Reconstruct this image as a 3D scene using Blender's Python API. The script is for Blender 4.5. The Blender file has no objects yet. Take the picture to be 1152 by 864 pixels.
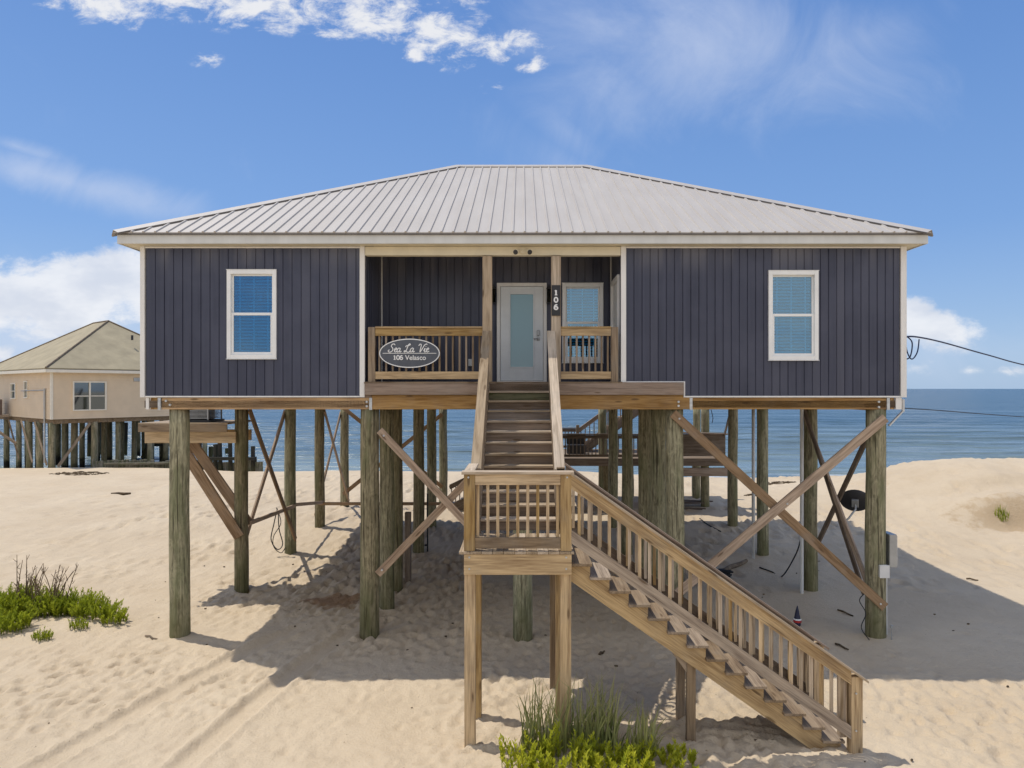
import bpy, math, random
import numpy as np
from mathutils import Vector, Matrix
random.seed(7); rng = np.random.default_rng(11)
S = bpy.context.scene
COL = S.collection
CH = 4.72                      # camera height above the sand
F = 780.0; VX = 587.0; HY = 437.0
def PX(px, Y): return (px-VX)*Y/F
def PZ(py, Y): return CH-(py-HY)*Y/F
def PP(px, py, Y): return Vector((PX(px, Y), Y, PZ(py, Y)))

# ------------------------------------------------------------------ materials
def new_mat(name):
    m = bpy.data.materials.new(name); m.use_nodes = True
    nt = m.node_tree
    for n in list(nt.nodes): nt.nodes.remove(n)
    out = nt.nodes.new('ShaderNodeOutputMaterial'); b = nt.nodes.new('ShaderNodeBsdfPrincipled')
    nt.links.new(b.outputs[0], out.inputs[0])
    return m, nt, b, out
class G:
    """tiny helper round a node tree"""
    def __init__(s, nt): s.nt = nt
    def n(s, t, **k):
        x = s.nt.nodes.new(t)
        for a, v in k.items(): setattr(x, a, v)
        return x
    def l(s, a, b): s.nt.links.new(a, b)
    def val(s, sock, v):
        if hasattr(v, 'links') or isinstance(v, bpy.types.NodeSocket): s.l(v, sock)
        else: sock.default_value = v
    def m(s, op, a, b=None, c=None, clamp=False):
        x = s.n('ShaderNodeMath', operation=op); x.use_clamp = clamp
        s.val(x.inputs[0], a)
        if b is not None: s.val(x.inputs[1], b)
        if c is not None: s.val(x.inputs[2], c)
        return x.outputs[0]
    def v(s, op, a, b=None):
        x = s.n('ShaderNodeVectorMath', operation=op); s.val(x.inputs[0], a)
        if b is not None: s.val(x.inputs[1], b)
        return x.outputs[1] if op in ('LENGTH', 'DOT_PRODUCT') else x.outputs[0]
    def noise(s, vec, scale, detail=4, rough=.55, dist=0.0):
        x = s.n('ShaderNodeTexNoise'); s.l(vec, x.inputs['Vector'])
        x.inputs['Scale'].default_value = scale; x.inputs['Detail'].default_value = detail
        x.inputs['Roughness'].default_value = rough; x.inputs['Distortion'].default_value = dist
        return x.outputs['Fac']
    def ramp(s, f, stops, interp='LINEAR'):
        x = s.n('ShaderNodeValToRGB'); x.color_ramp.interpolation = interp
        e = x.color_ramp.elements
        while len(e) < len(stops): e.new(.5)
        for k, (p, c) in enumerate(stops):
            e[k].position = p; e[k].color = (c[0], c[1], c[2], 1) if hasattr(c, '__len__') else (c, c, c, 1)
        s.l(f, x.inputs[0]); return x.outputs[0]
    def mix(s, f, a, b, mode='MIX'):
        x = s.n('ShaderNodeMix', data_type='RGBA', blend_type=mode)
        s.val(x.inputs[0], f)
        for sk, c in ((x.inputs[6], a), (x.inputs[7], b)):
            if isinstance(c, bpy.types.NodeSocket): s.l(c, sk)
            else: sk.default_value = (c[0], c[1], c[2], 1)
        return x.outputs[2]
    def smooth(s, f, lo, hi):
        x = s.n('ShaderNodeMapRange', interpolation_type='SMOOTHSTEP'); s.val(x.inputs[0], f)
        x.inputs[1].default_value = lo; x.inputs[2].default_value = hi
        return x.outputs[0]
    def bump(s, h, strength, dist, bsdf):
        x = s.n('ShaderNodeBump'); x.inputs['Strength'].default_value = strength; x.inputs['Distance'].default_value = dist
        s.l(h, x.inputs['Height']); s.l(x.outputs[0], bsdf.inputs['Normal']); return x
    def attr(s, name): return s.n('ShaderNodeAttribute', attribute_name=name)
    def obj(s): return s.n('ShaderNodeTexCoord').outputs['Object']
    def pos(s): return s.n('ShaderNodeNewGeometry').outputs['Position']
    def mapv(s, vec, sc):
        return s.v('MULTIPLY', vec, sc)
M = {}
def wood(name, light, dark, rough=.8, knots=True, moss=None, weather=.35, grey=(.30, .27, .23)):
    m, nt, b, _ = new_mat(name); g = G(nt)
    gc = g.attr('gc').outputs['Vector']
    fine = g.noise(g.mapv(gc, (3.0, 70, 70)), 1, 5, .6)
    wide = g.noise(g.mapv(gc, (.8, 9, 9)), 1, 3, .5, 1.2)
    blot = g.noise(gc, 2.3, 4, .6)
    t = g.m('ADD', g.m('MULTIPLY', fine, .45), g.m('MULTIPLY', wide, .55))
    col = g.ramp(t, [(.36, dark), (.58, light)])
    rnd = g.attr('rnd').outputs['Fac']
    hsv = g.n('ShaderNodeHueSaturation'); g.l(col, hsv.inputs['Color'])
    g.l(g.m('MULTIPLY_ADD', rnd, .5, .75), hsv.inputs['Value'])
    g.l(g.m('MULTIPLY_ADD', rnd, -.35, 1.12), hsv.inputs['Saturation'])
    col = hsv.outputs[0]
    col = g.mix(g.m('MULTIPLY', g.smooth(blot, .45, .75), weather), col, grey)
    if moss:
        mo = g.smooth(g.noise(g.mapv(gc, (1.2, 5, 5)), 2.0, 4, .65), .46, .62)
        col = g.mix(g.m('MULTIPLY', mo, .8), col, moss)
    if knots:
        vo = g.n('ShaderNodeTexVoronoi', feature='F1'); g.l(g.mapv(gc, (1.5, 7, 7)), vo.inputs['Vector']); vo.inputs['Scale'].default_value = 1.0
        vo.inputs['Randomness'].default_value = 1
        kn = g.m('SUBTRACT', 1.0, g.smooth(vo.outputs['Distance'], .07, .16))
        col = g.mix(g.m('MULTIPLY', kn, .75), col, (.10, .06, .03))
    # checks / cracks
    cr = g.noise(g.mapv(gc, (1.0, 55, 55)), 1, 2, .5)
    crk = g.m('SUBTRACT', 1.0, g.smooth(cr, .27, .34))
    col = g.mix(g.m('MULTIPLY', crk, .6), col, (.07, .05, .035))
    g.l(col, b.inputs['Base Color']); b.inputs['Roughness'].default_value = rough
    b.inputs['Specular IOR Level'].default_value = .25
    g.bump(g.m('SUBTRACT', fine, g.m('MULTIPLY', crk, .8)), .5, .004, b)
    M[name] = m; return m
wood('brace_wood', (.43, .30, .19), (.20, .125, .07), weather=.3)
wood('pine', (.55, .385, .19), (.26, .16, .07), weather=.35, grey=(.27, .235, .18))
wood('pine_grey', (.35, .26, .17), (.16, .11, .07), weather=.4, grey=(.25, .22, .18))
wood('pine_beam', (.54, .345, .16), (.27, .15, .06), weather=.15)
wood('pine_rim', (.38, .29, .225), (.21, .15, .11), weather=.35)
wood('pine_rail', (.50, .39, .27), (.26, .19, .12), weather=.35, grey=(.36, .32, .26))
wood('riser_wood', (.26, .19, .135), (.13, .09, .06), moss=None, weather=.4, grey=(.16, .15, .13))
wood('riser_moss', (.15, .14, .07), (.05, .05, .02), moss=(.045, .06, .015), weather=.5, grey=(.06, .055, .04))
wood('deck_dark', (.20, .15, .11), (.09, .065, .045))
wood('bulkhead_wood', (.22, .20, .15), (.07, .065, .05), moss=(.07, .085, .04), knots=False)

def pile_mat(name, light, dark, moss, low=None):
    m, nt, b, _ = new_mat(name); g = G(nt)
    gc = g.attr('gc').outputs['Vector']
    fine = g.noise(g.mapv(gc, (1.6, 30, 30)), 1, 5, .65)
    wav = g.noise(g.mapv(gc, (1.6, 5, 5)), 1.3, 4, .6, 3.5)
    col = g.ramp(g.m('ADD', g.m('MULTIPLY', fine, .6), g.m('MULTIPLY', wav, .4)), [(.38, dark), (.5, tuple((a+c)/2 for a, c in zip(light, dark))), (.62, light)])
    mo = g.smooth(g.noise(g.mapv(gc, (.7, 3.0, 3.0)), 1.4, 5, .6), .42, .66)
    col = g.mix(g.m('MULTIPLY', mo, .65), col, moss)
    vo = g.n('ShaderNodeTexVoronoi', feature='F1'); g.l(g.mapv(gc, (1.6, 5, 5)), vo.inputs['Vector']); vo.inputs['Scale'].default_value = 1
    kn = g.m('SUBTRACT', 1.0, g.smooth(vo.outputs['Distance'], .06, .2))
    col = g.mix(g.m('MULTIPLY', kn, .6), col, (.06, .045, .025))
    cr = g.noise(g.mapv(gc, (.8, 26, 26)), 1, 2, .5)
    crk = g.m('SUBTRACT', 1.0, g.smooth(cr, .30, .37))
    col = g.mix(g.m('MULTIPLY', crk, .8), col, (.045, .035, .02))
    sep = g.n('ShaderNodeSeparateXYZ'); g.l(g.pos(), sep.inputs[0])
    hs = g.n('ShaderNodeHueSaturation'); g.l(col, hs.inputs['Color']); rd_ = g.attr('rnd').outputs['Fac']
    g.l(g.m('MULTIPLY_ADD', rd_, .45, .78), hs.inputs['Value']); g.l(g.m('MULTIPLY_ADD', rd_, .035, .482), hs.inputs['Hue']); g.l(g.m('MULTIPLY_ADD', rd_, -.3, 1.05), hs.inputs['Saturation'])
    col = hs.outputs[0]
    # green algae towards the foot, ragged edge
    alg = g.m('ADD', sep.outputs[2], g.m('MULTIPLY', g.noise(gc, 2.5, 4), 1.6))
    col = g.mix(g.m('MULTIPLY', g.m('SUBTRACT', 1.0, g.smooth(alg, .9, 1.8)), .55), col, (.10, .095, .035))
    if low:     # tide-darkened foot
        nz = g.m('ADD', sep.outputs[2], g.m('MULTIPLY', g.noise(gc, 2, 3), 1.2))
        col = g.mix(g.m('SUBTRACT', 1.0, g.smooth(nz, low-.2, low+.25)), col, (.018, .017, .014))
    g.l(col, b.inputs['Base Color']); b.inputs['Roughness'].default_value = .85; b.inputs['Specular IOR Level'].default_value = .2
    g.bump(g.m('SUBTRACT', fine, g.m('MULTIPLY', crk, 1.0)), .8, .012, b)
    M[name] = m
pile_mat('pile', (.42, .375, .225), (.115, .10, .055), (.165, .175, .08))
pile_mat('pile_far', (.40, .35, .22), (.13, .11, .06), (.13, .14, .07), low=.7)
pile_mat('pile_black', (.05, .045, .04), (.015, .015, .012), (.03, .035, .025))

def plain(name, col, rough=.5, metal=0.0, var=.12, scale=3.0, bump=.0, spec=.5, streak=False):
    m, nt, b, _ = new_mat(name); g = G(nt)
    p = g.pos()
    n = g.noise(g.mapv(p, (1, 1, .18) if streak else (1, 1, 1)), scale, 5, .6)
    c2 = tuple(max(0, c*(1-var*2)) for c in col); c1 = tuple(min(1, c*(1+var)) for c in col)
    g.l(g.ramp(n, [(.3, c2), (.7, c1)]), b.inputs['Base Color'])
    b.inputs['Roughness'].default_value = rough; b.inputs['Metallic'].default_value = metal
    b.inputs['Specular IOR Level'].default_value = spec
    if bump: g.bump(g.noise(p, scale*8, 4), bump, .004, b)
    M[name] = m; return m
# siding: dark slate, chalky wash-down from the top, a few paler boards
def siding_mat():
    m, nt, b, _ = new_mat('siding'); g = G(nt)
    gc = g.attr('gc').outputs['Vector']; rnd = g.attr('rnd').outputs['Fac']
    p = g.pos()
    st = g.noise(g.mapv(p, (9, 9, .35)), 1, 4, .6)
    bl = g.noise(p, 1.1, 4, .55)
    col = g.ramp(st, [(.3, (.026, .030, .056)), (.7, (.050, .055, .090))])
    col = g.mix(g.smooth(bl, .4, .75), col, (.056, .061, .096))
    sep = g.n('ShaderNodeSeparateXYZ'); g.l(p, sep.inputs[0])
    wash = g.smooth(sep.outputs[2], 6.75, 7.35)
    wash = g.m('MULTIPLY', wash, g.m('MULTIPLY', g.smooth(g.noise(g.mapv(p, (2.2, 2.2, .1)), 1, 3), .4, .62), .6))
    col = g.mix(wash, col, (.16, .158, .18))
    col = g.mix(g.m('MULTIPLY', g.smooth(rnd, .6, 1.0), .32), col, (.105, .108, .14))
    g.l(col, b.inputs['Base Color']); b.inputs['Roughness'].default_value = .42; b.inputs['Specular IOR Level'].default_value = .5
    g.bump(g.noise(g.mapv(p, (30, 30, 2)), 1, 3), .25, .003, b)
    M['siding'] = m
siding_mat()
plain('white_trim', (.82, .80, .76), .45, var=.05, streak=True, scale=6)
plain('white_vinyl', (.86, .86, .84), .35, var=.04)
plain('fascia', (.66, .66, .63), .45, var=.05, streak=True, scale=4)
plain('soffit', (.74, .67, .50), .6, var=.05)
plain('door_paint', (.74, .77, .78), .4, var=.04)
plain('metal_grey', (.42, .43, .43), .45, .6, var=.1)
plain('galvanised', (.55, .57, .58), .4, .7, var=.15, scale=14)
plain('steel', (.6, .6, .58), .25, 1.0, var=.05)
plain('black_paint', (.02, .02, .022), .45, var=.2)
plain('dish_black', (.022, .022, .026), .5, var=.15, scale=8)
plain('cable_black', (.012, .012, .014), .6, var=.1)
plain('cable_blue', (.02, .03, .08), .6, var=.1)
plain('sign_slate', (.085, .095, .115), .5, var=.08, scale=10)
plain('letter_white', (.82, .82, .80), .5, var=.02)
plain('blind', (.86, .88, .88), .5, var=.02)
plain('room_dark', (.02, .03, .04), .9, var=.1)
plain('pvc', (.68, .69, .68), .4, var=.06)
plain('red_plastic', (.45, .03, .03), .4, var=.05)
plain('navy', (.015, .018, .05), .5, var=.1)
plain('driftwood_mat', (.20, .15, .10), .9, var=.3, scale=9, bump=.5)
plain('weed_mat', (.11, .075, .04), .95, var=.35, scale=12, bump=.6)
plain('cushion', (.05, .06, .075), .8, var=.2)
plain('shingle', (.37, .315, .205), .9, var=.10, scale=1.2, bump=.5)
plain('lap_siding', (.70, .56, .39), .6, var=.04, scale=1.5)
plain('lap_trim', (.78, .72, .60), .5, var=.04)
plain('brown_box', (.19, .14, .11), .7, var=.12)

def roof_metal():
    m, nt, b, _ = new_mat('roof_metal'); g = G(nt); p = g.pos()
    n = g.noise(g.mapv(p, (3.5, .5, .5)), 1, 4, .6)
    n2 = g.noise(p, .7, 4)
    col = g.ramp(n, [(.3, (.43, .395, .355)), (.7, (.485, .45, .41))])
    col = g.mix(g.m('MULTIPLY', g.smooth(n2, .45, .7), .2), col, (.48, .46, .43))
    g.l(col, b.inputs['Base Color']); b.inputs['Roughness'].default_value = .6; b.inputs['Metallic'].default_value = .0
    g.bump(n2, .15, .01, b)
    M['roof_metal'] = m
    plain('roof_seam', (.15, .135, .125), .5, var=.1)
roof_metal()
def glass(name, tint, gloss=.25, rough=.03):
    m, nt, b, out = new_mat(name); nt.nodes.remove(b); g = G(nt)
    tr = g.n('ShaderNodeBsdfTransparent'); tr.inputs[0].default_value = (*tint, 1)
    gl = g.n('ShaderNodeBsdfGlossy'); gl.inputs['Roughness'].default_value = rough; gl.inputs[0].default_value = (.75, .88, 1, 1)
    fr = g.n('ShaderNodeFresnel'); fr.inputs[0].default_value = 1.6
    f = g.m('ADD', g.m('MULTIPLY', fr.outputs[0], .9), gloss, clamp=True)
    mx = g.n('ShaderNodeMixShader'); g.l(f, mx.inputs[0]); g.l(tr.outputs[0], mx.inputs[1]); g.l(gl.outputs[0], mx.inputs[2])
    g.l(mx.outputs[0], out.inputs[0]); M[name] = m
glass('pane', (.27, .76, .92), .13)
glass('pane_dark', (.12, .16, .16), .12)
def frosted():
    m, nt, b, _ = new_mat('door_glass'); g = G(nt)
    b.inputs['Base Color'].default_value = (.22, .40, .46, 1); b.inputs['Roughness'].default_value = .12
    b.inputs['Specular IOR Level'].default_value = .9
    M['door_glass'] = m
frosted()

def leaf(name, a, bcol, trans=.35, tip=None):
    m, nt, b, out = new_mat(name); g = G(nt)
    rnd = g.attr('rnd').outputs['Fac']
    col = g.mix(rnd, a, bcol)
    if tip:
        col = g.mix(g.m('MULTIPLY', g.attr('tipf').outputs['Fac'], .8), col, tip)
    g.l(col, b.inputs['Base Color']); b.inputs['Roughness'].default_value = .55; b.inputs['Specular IOR Level'].default_value = .3
    tl = g.n('ShaderNodeBsdfTranslucent'); g.l(col, tl.inputs[0])
    mx = g.n('ShaderNodeMixShader'); mx.inputs[0].default_value = trans
    g.l(b.outputs[0], mx.inputs[1]); g.l(tl.outputs[0], mx.inputs[2]); g.l(mx.outputs[0], out.inputs[0])
    M[name] = m
leaf('leaf_bright', (.27, .33, .02), (.60, .60, .05), .5)
leaf('leaf_green', (.17, .23, .018), (.42, .46, .03), .45)
leaf('leaf_oat', (.15, .19, .06), (.52, .52, .20), .4, tip=(.30, .25, .13))
leaf('leaf_dry', (.12, .08, .05), (.24, .17, .11), .1)

# ------------------------------------------------------------------ mesh builder
class MB:
    def __init__(s): s.v = []; s.f = []; s.gc = []; s.rn = []; s.mi = []; s.tip = []; s.cur = 0; s.smooth = False
    def add(s, vs, fs, gc=None, rnd=None, tip=None):
        o = len(s.v); r = random.random() if rnd is None else rnd
        s.v += [tuple(v) for v in vs]; s.f += [tuple(o+i for i in f) for f in fs]; s.mi += [s.cur]*len(fs)
        if gc is None: gc = [tuple(v) for v in vs]
        s.gc += gc; s.rn += [r]*len(vs); s.tip += (tip if tip is not None else [0.0]*len(vs))
    def obox(s, c, ax, half, ch=.004, rnd=None):
        """chamfered box: centre, three unit axes, half sizes. Longest axis carries the grain."""
        ax = [Vector(a).normalized() for a in ax]; c = Vector(c)
        ch = min(ch, min(half)*.45)
        vs = []; gc = []; idx = {}
        L = max(range(3), key=lambda i: half[i]); o1, o2 = [i for i in range(3) if i != L]
        ro = (random.uniform(-50, 50), random.uniform(-50, 50), random.uniform(-50, 50))
        for sx in (-1, 1):
            for sy in (-1, 1):
                for sz in (-1, 1):
                    sg = (sx, sy, sz)
                    for k in range(3):
                        l = [sg[i]*(half[i]-(0 if i == k else ch)) for i in range(3)]
                        idx[(sx, sy, sz, k)] = len(vs)
                        vs.append(c+ax[0]*l[0]+ax[1]*l[1]+ax[2]*l[2])
                        gc.append((l[L]+ro[0], l[o1]+ro[1], l[o2]+ro[2]))
        fs = []
        for k in range(3):
            i, j = [(1, 2), (2, 0), (0, 1)][k]
            for sk in (-1, 1):
                q = []
                for (a, b_) in ((-1, -1), (1, -1), (1, 1), (-1, 1)):
                    sg = [0, 0, 0]; sg[k] = sk; sg[i] = a; sg[j] = b_
                    q.append(idx[(*sg, k)])
                fs.append(q if sk > 0 else q[::-1])
        for k in range(3):   # edges along axis k
            i, j = [(1, 2), (2, 0), (0, 1)][k]
            for a in (-1, 1):
                for b_ in (-1, 1):
                    lo = [0, 0, 0]; lo[i] = a; lo[j] = b_; hi = lo[:]; lo[k] = -1; hi[k] = 1
                    q = [idx[(*lo, i)], idx[(*hi, i)], idx[(*hi, j)], idx[(*lo, j)]]
                    fs.append(q if a*b_ < 0 else q[::-1])
        for sx in (-1, 1):
            for sy in (-1, 1):
                for sz in (-1, 1):
                    q = [idx[(sx, sy, sz, 0)], idx[(sx, sy, sz, 1)], idx[(sx, sy, sz, 2)]]
                    fs.append(q if sx*sy*sz > 0 else q[::-1])
        s.add(vs, fs, gc, rnd)
    def box(s, x0, x1, y0, y1, z0, z1, ch=.004, rnd=None):
        s.obox(((x0+x1)/2, (y0+y1)/2, (z0+z1)/2), ((1, 0, 0), (0, 1, 0), (0, 0, 1)), (abs(x1-x0)/2, abs(y1-y0)/2, abs(z1-z0)/2), ch, rnd)
    def beam(s, p0, p1, w, h, up=(0, 0, 1), ch=.004, rnd=None):
        """board from p0 to p1: w across (horizontal), h along 'up' """
        p0, p1 = Vector(p0), Vector(p1); d = p1-p0; L = d.length; d = d/L
        side = d.cross(Vector(up))
        if side.length < 1e-4: side = d.cross(Vector((0, 1, 0)))
        side.normalize(); u = side.cross(d)
        s.obox((p0+p1)/2, (d, side, u), (L/2, w/2, h/2), ch, rnd)
    def tube(s, pts, r, n=8, cap=True, rnd=None, wob=0.0):
        pts = [Vector(p) for p in pts]; m = len(pts)
        rr = r if hasattr(r, '__len__') else [r]*m
        vs = []; gc = []; ro = random.uniform(-50, 50); dist = 0; prev = None
        for i, p in enumerate(pts):
            d = (pts[min(i+1, m-1)]-pts[max(i-1, 0)]).normalized()
            if prev is None:
                a = d.cross(Vector((0, 0, 1)))
                if a.length < .05: a = d.cross(Vector((0, 1, 0)))
            else: a = prev-d*prev.dot(d)
            a.normalize(); prev = a; b = d.cross(a)
            if i: dist += (p-pts[i-1]).length
            for k in range(n):
                t = 2*math.pi*k/n; w = 1+wob*(random.random()-.5)
                vs.append(p+(a*math.cos(t)+b*math.sin(t))*rr[i]*w)
                gc.append((dist+ro, math.cos(t)*rr[i]*1.0+ro, math.sin(t)*rr[i]))
        fs = [(i*n+k, i*n+(k+1) % n, (i+1)*n+(k+1) % n, (i+1)*n+k) for i in range(m-1) for k in range(n)]
        if cap: fs += [tuple(range(n))[::-1], tuple((m-1)*n+k for k in range(n))]
        s.add(vs, fs, gc, rnd)
    def poly(s, vs, rnd=None): s.add(vs, [tuple(range(len(vs)))], None, rnd)
    def prism(s, pts, ext):
        """closed polygon pts (3D, planar) extruded by ext vector"""
        pts = [Vector(p) for p in pts]; ext = Vector(ext); n = len(pts)
        vs = pts+[p+ext for p in pts]
        fs = [tuple(range(n))[::-1], tuple(range(n, 2*n))]+[(i, (i+1) % n, n+(i+1) % n, n+i) for i in range(n)]
        ro = random.uniform(-50, 50)
        d = (pts[1]-pts[0]).normalized(); nn = ext.normalized(); e = d.cross(nn)
        s.add(vs, fs, [(v.dot(d)+ro, v.dot(e)+ro, v.dot(nn)) for v in vs])
    def build(s, name, mats, parent=None, smooth=None):
        me = bpy.data.meshes.new(name); me.from_pydata(s.v, [], s.f); me.update()
        a = me.attributes.new('gc', 'FLOAT_VECTOR', 'POINT'); a.data.foreach_set('vector', np.array(s.gc, 'f').ravel())
        a = me.attributes.new('rnd', 'FLOAT', 'POINT'); a.data.foreach_set('value', np.array(s.rn, 'f'))
        if any(s.tip):
            a = me.attributes.new('tipf', 'FLOAT', 'POINT'); a.data.foreach_set('value', np.array(s.tip, 'f'))
        if not isinstance(mats, (list, tuple)): mats = [mats]
        for m in mats: me.materials.append(M[m])
        me.polygons.foreach_set('material_index', s.mi)
        if s.smooth if smooth is None else smooth: me.polygons.foreach_set('use_smooth', [True]*len(s.f))
        o = bpy.data.objects.new(name, me); COL.objects.link(o)
        if parent is not None: o.parent = parent
        return o
def localise(o, base):
    """move the origin of a top-level mesh to 'base' without moving its shape"""
    base = Vector(base); o.data.transform(Matrix.Translation(-base)); o.location = base
def empty(name, label, cat, loc=(0, 0, 0), group=None):
    o = bpy.data.objects.new(name, None); COL.objects.link(o); o.location = (0, 0, 0)
    o['label'] = label; o['category'] = cat
    if group: o['group'] = group
    o['_base'] = list(loc); return o
def settle(o):
    """put the empty at the thing's base; children keep their world place"""
    b = Vector(o['_base']); del o['_base']
    o.location = b
    for c in [c for c in COL.objects if c.parent == o]: c.location = c.location-b
THINGS = []
def thing(*a, **k):
    o = empty(*a, **k); THINGS.append(o); return o
def tag(o, label, cat, group=None):
    o['label'] = label; o['category'] = cat
    if group: o['group'] = group
    return o
def one(fn, name, mat, parent):
    mb = MB(); fn(mb); return mb.build(name, mat, parent)

# ------------------------------------------------------------------ ground height
def vnoise(x, y, seed=0):
    xi = np.floor(x).astype(np.int64); yi = np.floor(y).astype(np.int64)
    xf = x-xi; yf = y-yi
    def h(a, b):
        n = (a*374761393+b*668265263+seed*1442695041) & 0xffffffff
        n = ((n ^ (n >> 13))*1274126177) & 0xffffffff
        return ((n ^ (n >> 16)) & 0xffff)/65535.0
    u = xf*xf*(3-2*xf); v = yf*yf*(3-2*yf)
    return (h(xi, yi)*(1-u)+h(xi+1, yi)*u)*(1-v)+(h(xi, yi+1)*(1-u)+h(xi+1, yi+1)*u)*v
def sst(a, lo, hi):
    t = np.clip((a-lo)/(hi-lo), 0, 1); return t*t*(3-2*t)
def gauss(x, y, cx, cy, sx, sy): return np.exp(-((x-cx)/sx)**2-((y-cy)/sy)**2)
def ground_macro(x, y):
    x = np.asarray(x, float); y = np.asarray(y, float)
    z = .38*sst(y, 17, 25.5)+.05*sst(y, 25, 32)
    z += .14*gauss(x, y, .3, 8.6, 3.2, 2.2)                      # foreground rise at the landing
    crest = 35.5-2.6*sst(x, 2, 9)+1.6*sst(-x, 14, 22)
    z -= 2.6*sst(y, crest, crest+9)
    # dune on the right
    z += 1.62*np.exp(-(np.clip(16.8-x, 0, 99)/3.7)**2-((y-26.5)/4.3)**2)*(1-.35*sst(x, 18, 30))
    z += .34*gauss(x, y, 15.9, 22.6, 1.5, .8)-.42*gauss(x, y, 15.7, 21.6, 1.2, .5)
    # plant mounds
    z += .16*gauss(x, y, -9.3, 13.6, 1.6, .9)+.05*gauss(x, y, 1.1, 8.5, 1.4, .7)
    z += .10*(vnoise(x*.22+3, y*.22, 1)-.5)*(1-gauss(x, y, 0, 14, 9, 5)*.7)
    return z
def GZ(x, y): return float(ground_macro(np.array([x]), np.array([y]))[0])

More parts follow.
